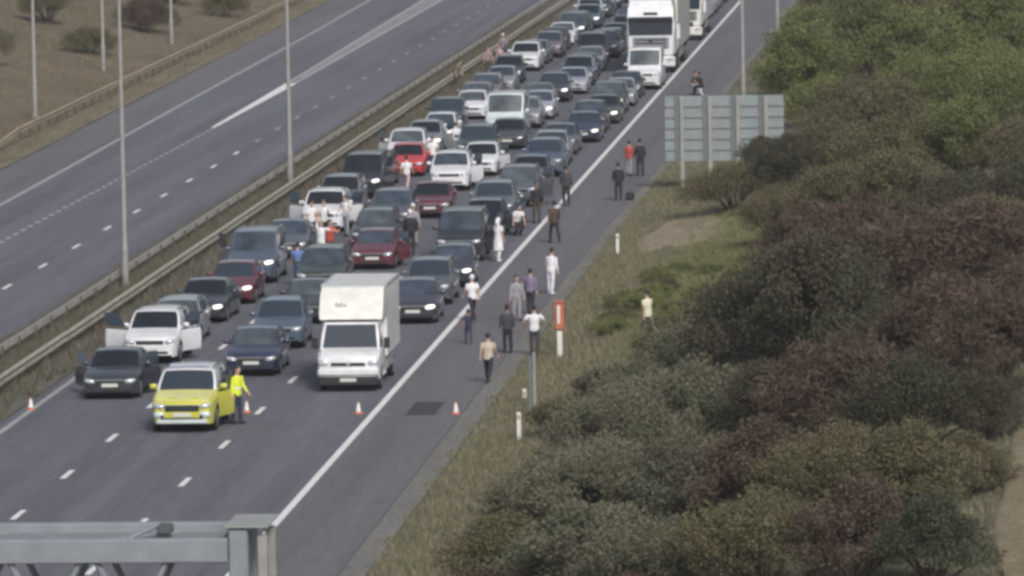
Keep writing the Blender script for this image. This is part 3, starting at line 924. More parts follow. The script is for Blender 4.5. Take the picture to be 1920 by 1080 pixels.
# rows: kind, colour, x, y (front bumper), lit, opened doors, own description
LANE3 = [
    ('saloon', 'dark', -8.87, 195.3, 0, 'fL:26 fR:30', 'dark grey saloon with its doors open, front of the lane by the central barrier'),
    ('suv', 'white', -9.0, 206.0, 0, 'fL:30 fR:55', 'white SUV with front doors flung open behind the dark saloon'),
    ('estate', 'silver', -9.1, 212.0, 0, '', ''),
    ('saloon', 'dark', -9.1, 220.0, 1, '', ''),
    ('hatch', 'maroon', -8.9, 227.0, 1, '', ''),
    ('mpv', 'slate', -9.15, 235.3, 1, 'fR:28', ''),
    ('saloon', 'grey', -9.1, 246.0, 0, 'fL:32', ''),
    ('suv', 'white', -8.95, 258.5, 0, 'fL:35 fR:40', ''),
    ('suv', 'midgrey', -9.15, 266.6, 0, '', ''),
    ('mpv', 'black', -9.15, 276.6, 1, 'fL:18', ''),
    ('cross', 'teal', -9.3, 282.9, 0, '', ''),
    ('hatch', 'red', -8.45, 289.8, 0, '', ''),
    ('suv', 'white', -9.1, 296.4, 0, 'fR:30', ''),
    ('cross', 'silver', -9.05, 304.4, 1, 'fL:30', ''),
    ('hatch', 'white', -9.1, 312.3, 1, '', ''),
    ('suv', 'dark', -9.2, 320.6, 0, '', ''),
    ('hatch', 'white', -8.85, 330.6, 0, 'fL:30', ''),
    ('saloon', 'mauve', -9.2, 338.2, 0, '', ''),
    ('estate', 'mauve', -9.4, 345.6, 0, '', ''),
    ('hatch', 'silver', -9.2, 353.5, 0, '', ''),
    ('cross', 'dark', -9.4, 362.5, 0, '', ''),
    ('suv', 'white', -9.3, 375.0, 0, 'fR:30', ''),
    ('saloon', 'midgrey', -9.4, 382.3, 0, '', ''),
    ('cross', 'mauve', -9.2, 389.6, 0, '', ''),
    ('hatch', 'dark', -9.1, 397.0, 1, '', ''),
    ('saloon', 'white', -9.2, 403.8, 0, '', ''),
    ('suv', 'teal', -9.0, 411.4, 1, '', ''),
    ('hatch', 'grey', -9.2, 418.6, 0, '', ''),
    ('cross', 'slate', -9.1, 425.4, 1, '', ''),
    ('suv', 'pale', -9.1, 432.4, 0, '', ''),
    ('saloon', 'dark', -9.1, 439.8, 0, '', ''),
    ('hatch', 'silver', -9.1, 447.2, 1, '', ''),
    ('saloon', 'black', -9.2, 454.3, 0, '', ''),
    ('mpv', 'grey', -9.1, 461.8, 0, '', ''),
    ('cross', 'dark', -9.1, 469.5, 0, '', ''),
]
LANE2 = [
    ('saloon', 'navy', -5.15, 201.8, 0, '', 'navy blue saloon directly behind the yellow police car'),
    ('cross', 'slate', -5.3, 210.5, 0, '', ''),
    ('saloon', 'dark', -5.3, 219.3, 0, '', ''),
    ('suv', 'green', -5.95, 230.0, 0, '', ''),
    ('hatch', 'maroon', -5.05, 240.8, 0, 'fL:24', ''),
    ('estate', 'dark', -6.0, 250.2, 0, '', ''),
    ('suv', 'grey', -6.1, 258.2, 0, '', ''),
    ('saloon', 'maroon', -5.1, 265.4, 0, '', ''),
    ('suv', 'white', -5.6, 280.6, 0, 'fL:28', ''),
    ('hatch', 'white', -4.95, 289.8, 0, 'fL:22', ''),
    ('suv', 'teal', -5.9, 298.6, 0, '', ''),
    ('saloon', 'dark', -5.3, 307.2, 0, '', ''),
    ('van', 'pale', -5.75, 314.5, 0, '', ''),
    ('cross', 'silver', -5.4, 322.6, 0, '', ''),
    ('hatch', 'lilac', -5.4, 329.8, 1, '', ''),
    ('saloon', 'teal', -5.6, 336.8, 0, '', ''),
    ('cross', 'dark', -5.3, 344.3, 1, '', ''),
    ('saloon', 'lilac', -4.9, 351.6, 0, '', ''),
    ('suv', 'slate', -5.2, 359.0, 0, '', ''),
    ('saloon', 'teal', -5.4, 366.2, 0, '', ''),
    ('hatch', 'silver', -5.5, 373.5, 0, '', ''),
    ('mpv', 'dark', -5.5, 380.3, 0, '', ''),
    ('suv', 'black', -5.4, 388.0, 0, '', ''),
    ('hatch', 'midgrey', -5.5, 395.2, 0, '', ''),
    ('saloon', 'slate', -5.4, 402.0, 0, '', ''),
    ('cross', 'dark', -5.5, 409.5, 0, '', ''),
    ('mpv', 'navy', -5.4, 416.6, 0, '', ''),
    ('hatch', 'grey', -5.5, 424.4, 0, '', ''),
    ('suv', 'dark', -5.5, 431.2, 0, '', ''),
    ('saloon', 'grey', -5.4, 438.5, 0, '', ''),
    ('hatch', 'silver', -5.4, 446.0, 0, '', ''),
    ('suv', 'navy', -5.5, 453.2, 0, '', ''),
    ('saloon', 'dark', -5.5, 460.5, 0, '', ''),
    ('cross', 'midgrey', -5.5, 468.0, 0, '', ''),
]
LANE1 = [
    ('hatch', 'dark', -1.45, 218.9, 1, '', ''),
    ('cross', 'grey', -1.55, 225.8, 0, '', ''),
    ('city', 'dark', -1.3, 232.8, 1, '', ''),
    ('mpv', 'black', -1.95, 243.8, 0, 'fL:22', ''),
    ('hatch', 'dark', -1.95, 255.2, 0, 'fL:50', ''),
    ('suv', 'midgrey', -2.1, 262.0, 0, '', ''),
    ('suv', 'grey', -1.75, 271.0, 0, 'fL:30', ''),
    ('saloon', 'grey', -2.0, 281.0, 0, '', ''),
    ('suv', 'slate', -1.9, 288.5, 0, '', ''),
    ('cross', 'silver', -2.1, 295.5, 0, '', ''),
    ('saloon', 'grey', -2.1, 303.0, 0, '', ''),
    ('hatch', 'navy', -1.6, 311.5, 1, '', ''),
    ('cross', 'green', -1.75, 318.6, 0, '', ''),
    ('saloon', 'green', -1.6, 325.6, 1, '', ''),
    ('suv', 'teal', -1.7, 333.0, 1, '', ''),
    ('hatch', 'silver', -1.7, 340.2, 0, '', ''),
    ('saloon', 'dark', -1.75, 347.0, 1, '', ''),
    ('van', 'white', -0.98, 355.0, 0, '', 'white panel van directly in front of the white articulated lorry'),
]
REF = ['{} back in the lane by the central barrier', '{} behind the police car in the middle lane', '{} behind the box van by the hard shoulder']
for li, rows in enumerate((LANE3, LANE2, LANE1)):
    for i, (kind, colour, x, y, lit, opened, own) in enumerate(rows):
        k = i + 1
        lab = own or '%s %s, %s' % (COLWORD[colour], KW[kind], REF[li].format(ORD[k]))
        x += rng.uniform(-0.22, 0.22) if y > 300 and kind != 'van' else 0.0
        car(kind, colour, x, y, lab, rz=rng.uniform(-0.026, 0.026), lit=bool(lit), opened=opened, detail=2 if y < 345 else 1, cat='van' if kind == 'van' else 'car')

# police car
pc = car('suv', 'hivis', -5.3, 186.0, 'yellow and white police car stopped at the head of the middle lane', lit=False, opened='fL', name='police_car', cat='police car', roof_col='white', bonnet_col='paleyellow', angle=20)
pc.scale = (1.05, 1.05, 1.06)
for sx in (1, -1):
    for k, (y0, y1, z0, z1) in enumerate(((0.9, 1.45, 0.75, 1.02), (1.45, 2.0, 0.48, 0.75), (0.35, 0.9, 0.48, 0.75))):
        obj('blue_block', mesh('blue_block', [(sx * 0.953, y, z) for y, z in ((y0, z0), (y1, z0), (y1, z1), (y0, z1))], [(0, 1, 2, 3)]), PAINT['policeblue'], pc)
    obj('corner_panel', MB().ball((sx * 0.66, -2.2, 0.53), (0.17, 0.12, 0.1), 12, 8, 0.7).mesh('corner_panel', 60), PAINT['pale'], pc)
    obj('fog_light', MB().ball((sx * 0.58, -2.27, 0.5), (0.07, 0.06, 0.045), 10, 6).mesh('fog_light', 60), DARK, pc)
obj('front_bumper', MB().box(-0.74, 0.74, -2.3, -2.1, 0.27, 0.4, 0.03).mesh('front_bumper', 40), PAINT['pale'], pc)
for sx in (1, -1):
    for k in range(2):
        obj('bonnet_check', MB().box(sx * (0.3 + 0.3 * k) - 0.13, sx * (0.3 + 0.3 * k) + 0.13, -2.02 + 0.22 * k, -1.82 + 0.22 * k, 0.93, 0.985 + 0.018 * k).mesh('bonnet_check'), PAINT['hivis'], pc)
obj('upper_grille', MB().box(-0.5, 0.5, -2.272, -2.2, 0.62, 0.8, 0.02).mesh('upper_grille'), DARK, pc)
obj('light_bar', MB().box(-0.58, 0.58, -0.36, -0.1, 1.725, 1.80, 0.025).mesh('light_bar', 40), mat('light_bar', (0.5, 0.56, 0.66), 0.25, 0.2, coat=0.6), pc)

# ------------------------------------------------------------------ box van
bv = tag(empty('box_van', (-1.42, 197.0, 0.0), 0.0), 'white box van with tall cargo body at the front of the hard shoulder lane', 'van', 'vehicles held in the queue')
WV = 1.03


def ring_y(y, x0, x1, z0, z1, b=0.08):
    return [(x1, y, z0 + b), (x1, y, z1 - b), (x1 - b, y, z1), (x0 + b, y, z1), (x0, y, z1 - b), (x0, y, z0 + b), (x0 + b, y, z0), (x1 - b, y, z0)]


cabm = MB()
st = [(0.0, 0.86, 0.34, 1.02), (0.05, 0.93, 0.3, 1.1), (0.2, 0.98, 0.3, 1.18), (0.75, 1.0, 0.3, 1.34), (2.0, 1.0, 0.3, 1.36), (2.2, 1.0, 0.3, 1.36)]
cabm.loft([ring_y(y, -w_ * 1.0, w_ * 1.0, z0, z1, 0.1) for y, w_, z0, z1 in st])
obj('cab', cabm.mesh('cab', 38), PAINT['white'], bv)
up_ = MB().loft([[(-0.95, 0.72, 1.3), (0.95, 0.72, 1.3), (0.98, 2.15, 1.3), (-0.98, 2.15, 1.3)], [(-0.92, 0.98, 1.75), (0.92, 0.98, 1.75), (0.95, 2.15, 1.75), (-0.95, 2.15, 1.75)], [(-0.84, 1.22, 2.13), (0.84, 1.22, 2.13), (0.87, 2.15, 2.18), (-0.87, 2.15, 2.18)]])
obj('cab_upper', up_.mesh('cab_upper', 30), PAINT['white'], bv)
wsf = lambda s, v: (s * lerp(0.95, 0.84, v), lerp(0.72, 1.22, v) - 0.0, lerp(1.3, 2.13, v))
obj('windscreen', mesh('windscreen', *grid_patch(wsf, -0.93, 0.93, 6, 0.06, 0.9, 3, off=0.02), 40), GLASS, bv)
for sx in (1, -1):
    dsf = lambda a, z, sx=sx: (sx * (1.0 + 0.001), a, z)
    d_ = obj('door', mesh('door', *grid_patch(dsf, 0.95, 1.95, 3, 0.42, 1.3, 3, off=0.008, flip=sx < 0), 40), PAINT['white'], bv)
    swf = lambda a, v, sx=sx: (sx * lerp(0.965, 0.87, v), lerp(0.95 + 0.35 * v, 1.95, a), lerp(1.38, 2.08, v))
    obj('side_window', mesh('side_window', *grid_patch(swf, 0.0, 1.0, 3, 0.05, 0.9, 3, off=0.02, flip=sx < 0), 40), GLASS, d_)
    obj('wing_mirror', MB().box(sx * 1.16 - 0.09, sx * 1.16 + 0.09, 0.95, 1.05, 1.3, 1.65, 0.03).box(min(sx * 0.95, sx * 1.12), max(sx * 0.95, sx * 1.12), 0.99, 1.02, 1.36, 1.4).mesh('wing_mirror', 40), DARK, bv)
    lm = MB().ball((sx * 0.78, 0.09, 0.93), (0.2, 0.12, 0.12), 12, 8, 0.7)
    obj('headlight', lm.mesh('headlight', 60), LAMP, bv)
obj('grille', MB().box(-0.56, 0.56, -0.015, 0.08, 0.82, 0.95, 0.02).mesh('grille'), DARK, bv)
obj('emblem', MB().ball((0, -0.02, 0.9), (0.07, 0.015, 0.07), 12, 6).mesh('emblem', 60), GALV, bv)
obj('bumper', MB().box(-0.98, 0.98, -0.05, 0.3, 0.52, 0.76, 0.05).mesh('bumper', 40), PAINT['white'], bv)
obj('lower_bumper', MB().box(-0.96, 0.96, -0.035, 0.3, 0.2, 0.515, 0.05).mesh('lower_bumper', 40), DARK, bv)
obj('number_plate', MB().box(-0.26, 0.26, -0.062, -0.04, 0.34, 0.45, 0.004).mesh('number_plate'), PLATE, bv)
bx = MB().loft([[(-1.05, y, z) , (1.05, y, z), (1.05, y2, z2), (-1.05, y2, z2)] for y, z, y2, z2 in ((2.24, 0.98, 6.5, 0.98), (2.24, 2.2, 6.5, 2.2))])
bx = MB().box(-1.05, 1.05, 2.24, 6.5, 0.95, 3.22)
cargo = obj('cargo_body', bx.mesh('cargo_body'), PAINT['boxgrey'], bv)
fair = MB().loft([[(-1.0, 1.12, 2.22), (1.0, 1.12, 2.22), (1.05, 2.235, 2.22), (-1.05, 2.235, 2.22)], [(-1.02, 1.2, 2.4), (1.02, 1.2, 2.4), (1.05, 2.235, 2.4), (-1.05, 2.235, 2.4)], [(-1.02, 1.62, 2.95), (1.02, 1.62, 2.95), (1.05, 2.235, 2.95), (-1.05, 2.235, 2.95)], [(-1.0, 1.95, 3.19), (1.0, 1.95, 3.19), (1.05, 2.235, 3.22), (-1.05, 2.235, 3.22)]])
obj('luton_fairing', fair.mesh('luton_fairing', 25), PAINT['cream'], bv)
ff = lambda s, v: (s, lerp(1.2, 1.62, v), lerp(2.4, 2.95, v))
LOGO = mat('van_lettering', (0.27, 0.27, 0.27), 0.6)
for i, (a, b, c0, c1) in enumerate(((-0.52, -0.46, 0.36, 0.62), (-0.44, -0.40, 0.36, 0.55), (-0.38, -0.32, 0.36, 0.6), (-0.30, -0.26, 0.4, 0.55), (-0.24, -0.16, 0.38, 0.5))):
    obj('logo_mark', mesh('logo_mark', *grid_patch(ff, a, b, 1, c0, c1, 1, off=0.004, skirt=0.003)), LOGO, cargo)
for x in (-1.05, 1.05):
    obj('corner_trim', MB().box(x - 0.03, x + 0.03, 2.26, 6.48, 3.16, 3.245, 0.01).mesh('corner_trim'), GALV, cargo)
    obj('corner_trim', MB().box(x - 0.03, x + 0.03, 2.26, 6.48, 0.93, 1.02, 0.01).mesh('corner_trim'), GALV, cargo)
for k in range(5):
    y = 2.9 + 0.75 * k
    for sx in (-1, 1):
        obj('panel_joint', MB().box(sx * 1.056 - 0.006, sx * 1.056 + 0.006, y - 0.02, y + 0.02, 1.03, 3.15).mesh('panel_joint'), GALV, cargo)
for k in range(4):
    y = 3.1 + 0.9 * k
    obj('roof_bow', MB().box(-1.01, 1.01, y - 0.02, y + 0.02, 3.22, 3.232).mesh('roof_bow'), GALV, cargo)
obj('chassis', MB().box(-0.5, 0.5, 0.4, 6.3, 0.35, 0.9).mesh('chassis'), BLACK, bv)
vw = car_meshes('van')
for sx in (1, -1):
    for yy in (0.95, 4.9):
        w_ = obj('wheel', vw['wheel'], RUBBER, bv, (sx * 0.88, yy, 0.35))
        obj('rim', vw['rim'], ALLOY, w_)
    obj('wheel_arch', MB().loft([[(sx * 1.006, 0.95 + rr * math.cos(a), 0.36 + rr * math.sin(a)) for a in [math.pi * q / 12 for q in range(13)]] for rr in (0.46, 0.02)], cap=False, closed=False).mesh('wheel_arch'), BLACK, bv)
    obj('side_guard', MB().box(sx * 1.0 - 0.03, sx * 1.0 + 0.03, 2.4, 4.3, 0.5, 0.85, 0.02).mesh('side_guard'), GALV, bv)

# ------------------------------------------------------------------ articulated lorries


def lorry(x, y, label, cabcol, boxcol, s=1.04):
    t = tag(empty('articulated_lorry', (x, y, 0)), label, 'lorry', 'vehicles held in the queue')
    t.scale = (s, s, s)
    P = PAINT[cabcol]
    obj('cab', MB().loft([ring_y(yy, -w_, w_, 0.95, zt_, 0.1) for yy, w_, zt_ in ((0, 1.14, 2.62), (0.1, 1.22, 2.7), (0.3, 1.25, 2.75), (2.2, 1.25, 2.75))]).mesh('cab', 38), P, t)
    obj('high_roof', MB().loft([[(-1.2, 0.08, 2.7), (1.2, 0.08, 2.7), (1.22, 2.2, 2.7), (-1.22, 2.2, 2.7)], [(-1.18, 0.3, 3.35), (1.18, 0.3, 3.35), (1.2, 2.2, 3.5), (-1.2, 2.2, 3.5)], [(-1.05, 0.75, 3.75), (1.05, 0.75, 3.75), (1.1, 2.2, 3.95), (-1.1, 2.2, 3.95)]]).mesh('high_roof', 30), P, t)
    obj('windscreen', MB().loft([[(-1.12, -0.02, 1.98), (1.12, -0.02, 1.98), (1.14, 0.3, 1.98), (-1.14, 0.3, 1.98)], [(-1.16, 0.0, 2.78), (1.16, 0.0, 2.78), (1.18, 0.3, 2.78), (-1.18, 0.3, 2.78)]]).mesh('windscreen'), GLASS, t)
    obj('sun_visor', MB().box(-1.15, 1.15, -0.22, 0.06, 2.79, 2.93, 0.03).mesh('sun_visor'), DARK, t)
    obj('name_board', MB().box(-0.36, 0.36, 0.16, 0.2, 3.02, 3.16).mesh('name_board'), DARK, t)
    obj('grille_panel', MB().box(-0.95, 0.95, -0.04, 0.1, 1.25, 1.9, 0.05).mesh('grille_panel', 40), PAINT['silver'], t)
    for k in range(3):
        obj('grille_slat', MB().box(-0.8, 0.8, -0.055, -0.041, 1.34 + 0.18 * k, 1.42 + 0.18 * k).mesh('grille_slat'), DARK, t)
    obj('emblem', MB().ball((0, -0.06, 1.72), (0.12, 0.02, 0.1), 12, 6).mesh('emblem', 60), DARK, t)
    obj('bumper', MB().box(-1.24, 1.24, -0.12, 0.5, 0.32, 0.9, 0.08).mesh('bumper', 40), P, t)
    obj('lower_intake', MB().box(-0.7, 0.7, -0.135, -0.1, 0.92, 1.2, 0.01).mesh('lower_intake'), DARK, t)
    obj('number_plate', MB().box(-0.26, 0.26, -0.145, -0.121, 0.42, 0.53).mesh('number_plate'), PLATE, t)
    for sx in (1, -1):
        obj('headlight', MB().box(sx * 0.98 - 0.2, sx * 0.98 + 0.2, -0.14, 0.0, 0.62, 0.82, 0.04).mesh('headlight', 40), LAMP, t)
        obj('mirror', MB().box(sx * 1.42 - 0.1, sx * 1.42 + 0.1, 0.02, 0.16, 1.75, 2.55, 0.04).box(min(sx * 1.2, sx * 1.4), max(sx * 1.2, sx * 1.4), 0.08, 0.12, 2.4, 2.45).mesh('mirror', 40), PAINT['white'] if sx > 0 else DARK, t)
        d_ = obj('door', MB().box(sx * 1.252 - 0.006, sx * 1.252 + 0.006, 0.45, 1.4, 0.98, 2.5).mesh('door'), P, t)
        obj('side_window', MB().box(sx * 1.262 - 0.004, sx * 1.262 + 0.004, 0.55, 1.35, 1.95, 2.45).mesh('side_window'), GLASS, d_)
    tr = obj('trailer', MB().box(-1.26, 1.26, 2.7, 15.6, 1.15, 4.25).mesh('trailer'), PAINT[boxcol], t)
    obj('corner_trim', MB().box(1.22, 1.275, 2.69, 15.61, 4.2, 4.27).mesh('corner_trim'), GALV, tr)
    obj('side_rail', MB().box(1.2, 1.272, 2.69, 15.61, 1.1, 1.22).mesh('side_rail'), GALV, tr)
    obj('chassis', MB().box(-0.45, 0.45, 0.4, 15.2, 0.6, 1.1).mesh('chassis'), BLACK, t)
    wm = vw['wheel']
    for yy in (1.3, 4.2, 10.6, 11.9, 13.2):
        for sx in (1, -1):
            w_ = obj('wheel', wm, RUBBER, t, (sx * 1.08, yy, 0.5))
            w_.scale = (1.5, 1.43, 1.43)
            obj('rim', vw['rim'], ALLOY, w_)
    obj('side_guard', MB().box(1.15, 1.2, 5.6, 9.8, 0.55, 0.95).mesh('side_guard'), GALV, t)


lorry(-1.5, 371.5, 'white articulated lorry with high cab roof, nearest of the two lorries', 'white', 'cream', 1.15)
lorry(-1.5, 408.0, 'pale articulated lorry half hidden behind the nearer white lorry', 'cream', 'boxgrey', 1.04)
for i, (kind, colour, y) in enumerate((('hatch', 'dark', 429.0), ('saloon', 'grey', 436.5), ('suv', 'silver', 444.0), ('hatch', 'mauve', 452.0), ('saloon', 'dark', 460.0))):
    car(kind, colour, -1.8, y, '%s %s, %s behind the second lorry by the hard shoulder' % (COLWORD[colour], KW[kind], ORD[i + 1]), detail=1)

# ------------------------------------------------------------------ people
SKIN = [mat('skin_a', (0.55, 0.36, 0.27), 0.6), mat('skin_b', (0.32, 0.19, 0.13), 0.6), mat('skin_c', (0.16, 0.09, 0.06), 0.6)]
EYE = mat('eye_dark', (0.03, 0.025, 0.02), 0.4)
HAIRS = {'dark': mat('hair_dark', (0.025, 0.02, 0.018), 0.7), 'brown': mat('hair_brown', (0.1, 0.065, 0.04), 0.7), 'fair': mat('hair_fair', (0.38, 0.3, 0.18), 0.7), 'white': mat('cap_white', (0.72, 0.72, 0.74), 0.7)}
CLOTH = {}


def cloth(n):
    C = {'white': (0.74, 0.74, 0.78), 'black': (0.022, 0.022, 0.026), 'navy': (0.03, 0.035, 0.075), 'tan': (0.5, 0.45, 0.36), 'grey': (0.28, 0.28, 0.31), 'brown': (0.07, 0.05, 0.04), 'red': (0.42, 0.07, 0.06), 'purple': (0.2, 0.17, 0.26),
         'blue': (0.12, 0.2, 0.45), 'denim': (0.07, 0.1, 0.17), 'hivis': (0.72, 0.8, 0.06), 'pink': (0.5, 0.36, 0.4), 'charcoal': (0.05, 0.05, 0.06), 'mauve': (0.25, 0.19, 0.21), 'olive': (0.12, 0.12, 0.09), 'cream': (0.66, 0.66, 0.5), 'band': (0.75, 0.76, 0.78)}
    return mat('cloth_' + n, C[n], 0.85, noise=0.12, nscale=9)


def remeshed(mb, name, voxel=0.02):
    me = mb.mesh(name)
    o = bpy.data.objects.new(name, me)
    col.objects.link(o)
    md = o.modifiers.new('remesh', 'REMESH')
    md.mode = 'VOXEL'
    md.voxel_size = voxel
    md2 = o.modifiers.new('smooth', 'SMOOTH')
    md2.factor = 0.5
    md2.iterations = 3
    return o


PENDING = []


def person(x, y, face, top, legs, label, h=1.72, skin=0, hair='dark', sleeves='short', shorts=False, pose=None, dress=False, group='people standing among the stopped traffic', vest=False, z=None):
    """face: heading in degrees, 0 looks towards the camera (-Y)"""
    p = dict(la=4, lk=4, ra=-4, rk=6, lb=6, le=12, lc=10, rb=-4, re=14, rc=10, lean=2, sit=False, turn=0)
    p.update(pose or {})
    k = h / 1.75
    hipz = 0.93
    lean = R(p['lean'])
    V = Vector
    hip = {1: V((0.09, 0, 0)), -1: V((-0.09, 0, 0))}
    legp = {}
    for s, a, kn in ((1, p['la'], p['lk']), (-1, p['ra'], p['rk'])):
        a_, b_ = R(a), R(a - kn)
        h0 = hip[s]
        kn_ = h0 + V((s * 0.015, -math.sin(a_) * 0.44, -math.cos(a_) * 0.44))
        an = kn_ + V((0, -math.sin(b_) * 0.41, -math.cos(b_) * 0.41))
        legp[s] = (h0, kn_, an)
    low = min(legp[1][2].z, legp[-1][2].z)
    lift = 0.085 - low
    if p['sit']:
        lift = max(lift, 0.13) if p['sit'] == 'ground' else lift
    base = V((0, 0, lift))
    up2 = lambda d, sx=0.0: base + V((sx, -math.sin(lean) * d, math.cos(lean) * d))
    legp = {s: tuple(q + base for q in legp[s]) for s in legp}
    sh = {s: up2(0.50, s * 0.185) for s in (1, -1)}
    arm = {}
    for s, b, e, c in ((1, p['lb'], p['le'], p['lc']), (-1, p['rb'], p['re'], p['rc'])):
        b_, e_, c_ = R(b), R(b + e), R(c)
        el = sh[s] + V((s * math.sin(c_), -math.sin(b_) * math.cos(c_), -math.cos(b_) * math.cos(c_))) * 0.29
        cc = c_ * p.get('fold', 0.5)
        wr = el + V((s * math.sin(cc), -math.sin(e_) * math.cos(cc), -math.cos(e_) * math.cos(cc))) * 0.25
        arm[s] = (sh[s], el, wr)
    neck, head = up2(0.56), up2(0.72)
    hd = head + V((0, -0.015, 0))

    body = MB()
    body.tube([up2(-0.06), up2(0.02), up2(0.16), up2(0.34), up2(0.48), up2(0.54)], [(0.12, 0.09), (0.165, 0.11), (0.14, 0.095), (0.17, 0.11), (0.16, 0.085), (0.07, 0.06)], 12)
    body.tube([up2(0.5), up2(0.66)], [0.058, 0.054], 10)
    body.ball(hd, (0.078, 0.098, 0.122), 14, 10)
    body.ball(hd + V((0, -0.05, -0.07)), (0.05, 0.055, 0.05), 10, 6)
    body.tube([hd + V((0, -0.09, 0.02)), hd + V((0, -0.118, -0.022))], [0.012, 0.02], 6)
    for s in (1, -1):
        body.ball(hd + V((s * 0.08, 0.01, -0.005)), (0.018, 0.03, 0.036), 8, 6)
        a, b, c = legp[s]
        body.tube([a + V((0, 0, 0.03)), lerp(a, b, 0.5), b, lerp(b, c, 0.35), c], [0.085, 0.072, 0.055, 0.056, 0.037], 10)
        a, b, c = arm[s]
        body.tube([a, lerp(a, b, 0.5), b, lerp(b, c, 0.4), c], [0.052, 0.047, 0.04, 0.04, 0.027], 8)
    shirt = MB()
    tb = -0.04 if not dress else -0.42
    ring = [up2(0.02), up2(0.16), up2(0.34), up2(0.47), up2(0.535)]
    rad = [(0.185, 0.13), (0.165, 0.12), (0.19, 0.13), (0.185, 0.105), (0.085, 0.075)]
    if dress:
        shirt.tube([V((0, 0, lift - 0.5)), V((0, 0, lift - 0.2))] + ring, [(0.24, 0.2), (0.22, 0.17)] + rad, 14)
    else:
        shirt.tube([up2(-0.09)] + ring, [(0.18, 0.125)] + rad, 14)
    for s in (1, -1):
        a, b, c = arm[s]
        if sleeves == 'long':
            shirt.tube([a, b, c], [0.068, 0.056, 0.042], 8)
        else:
            shirt.tube([a, lerp(a, b, 0.75)], [0.07, 0.065], 8)
    tro = MB()
    tro.tube([up2(-0.1), up2(0.0), up2(0.08)], [(0.15, 0.11), (0.172, 0.12), (0.16, 0.11)], 12)
    for s in (1, -1):
        a, b, c = legp[s]
        if shorts:
            tro.tube([a, b + V((0, 0, 0.03))], [0.1, 0.085], 10)
        else:
            tro.tube([a, lerp(a, b, 0.5), b, lerp(b, c, 0.6), c + V((0, 0, 0.02))], [0.1, 0.088, 0.072, 0.066, 0.058], 10)
    hands = MB()
    for s in (1, -1):
        a, b, c = arm[s]
        d = (c - b).normalized()
        sd_ = V((0, 1, 0)) if abs(d.y) < 0.8 else V((0, 0, 1))
        sd_ = (sd_ - d * sd_.dot(d)).normalized()
        nn = d.cross(sd_)
        hands.tube([c - d * 0.01, c + d * 0.05, c + d * 0.095], [0.026, 0.036, 0.032], 8)
        for i in range(4):
            o_ = c + d * 0.085 + sd_ * (0.03 - 0.02 * i)
            ln = (0.07, 0.08, 0.074, 0.056)[i]
            hands.tube([o_, o_ + d * ln * 0.5 + nn * (0.006 * s), o_ + d * ln * 0.9 + nn * (0.028 * s)], [0.0095, 0.009, 0.007], 5)
        o_ = c + d * 0.035 - sd_ * 0.028
        hands.tube([o_, o_ + d * 0.03 - sd_ * 0.022, o_ + d * 0.065 - sd_ * 0.026], [0.012, 0.011, 0.008], 5)
    eyes = MB()
    for s in (1, -1):
        eyes.ball(hd + V((s * 0.032, -0.088, 0.018)), (0.014, 0.012, 0.009), 6, 4)
    eyes.ball(hd + V((0, -0.1, -0.055)), (0.024, 0.008, 0.006), 6, 4)
    hr = MB()
    long_ = p.get('longhair', False)
    hr.ball(hd + V((0, 0.018, 0.03)), (0.092, 0.105, 0.112), 12, 8)
    if long_:
        hr.tube([hd + V((0, 0.05, 0.05)), hd + V((0, 0.085, -0.1)), hd + V((0, 0.09, -0.25))], [0.08, 0.085, 0.05], 10)
    shoes = []
    for s in (1, -1):
        a, b, c = legp[s]
        sh_ = MB().ball(c + V((0, -0.065, -0.04)), (0.05, 0.13, 0.048), 10, 6, 0.8)
        shoes.append(sh_)
    t = tag(empty('person', (x, y, (ground_z(x, y) if not -34.5 < x < 4.4 else 0.0) if z is None else z), R(face)), label, 'person', group)
    t.scale = (k, k, k)
    PENDING.append((t, remeshed(body, 'body', 0.021), hands, eyes, remeshed(shirt, 'top', 0.024), remeshed(tro, 'trousers', 0.024), hr, shoes, skin, top, legs, hair, vest, up2, dress))
    return t


def finish_people():
    dg = bpy.context.evaluated_depsgraph_get()
    dg.update()
    for t, bo, hands, eyes, so, tr, hr, shoes, skin, top, legs, hair, vest, up2, dress in PENDING:
        res = []
        for o in (bo, so, tr):
            me = bpy.data.meshes.new_from_object(o.evaluated_get(dg))
            res.append(me)
            bpy.data.objects.remove(o)
        bm_, sm_, tm_ = res
        v = [tuple(q.co) for q in bm_.vertices]
        f = [tuple(pl_.vertices) for pl_ in bm_.polygons]
        nb0 = len(f)
        mb = MB()
        mb.v, mb.f = v, f
        mb.add(hands.v, hands.f)
        ne = len(mb.f)
        mb.add(eyes.v, eyes.f)
        me = mb.mesh('body', 180)
        me.materials.append(SKIN[skin])
        me.materials.append(EYE)
        for i in range(ne, len(mb.f)):
            me.polygons[i].material_index = 1
        obj('body', me, SKIN[skin], t)
        for me_, nm, mt in ((sm_, 'dress' if dress else 'top', cloth(top)), (tm_, 'trousers', cloth(legs))):
            me_.polygons.foreach_set('use_smooth', [True] * len(me_.polygons))
            me_.materials.clear()
            o = obj(nm, me_, mt, t)
            if vest and nm == 'top':
                obj('reflective_band', MB().tube([up2(0.14), up2(0.19)], [(0.182, 0.137), (0.184, 0.138)], 14).mesh('reflective_band', 50), cloth('band'), o)
        obj('hair', hr.mesh('hair', 180), HAIRS[hair], t)
        for s in shoes:
            obj('shoe', s.mesh('shoe', 180), cloth('black' if legs != 'white' else 'white'), t)


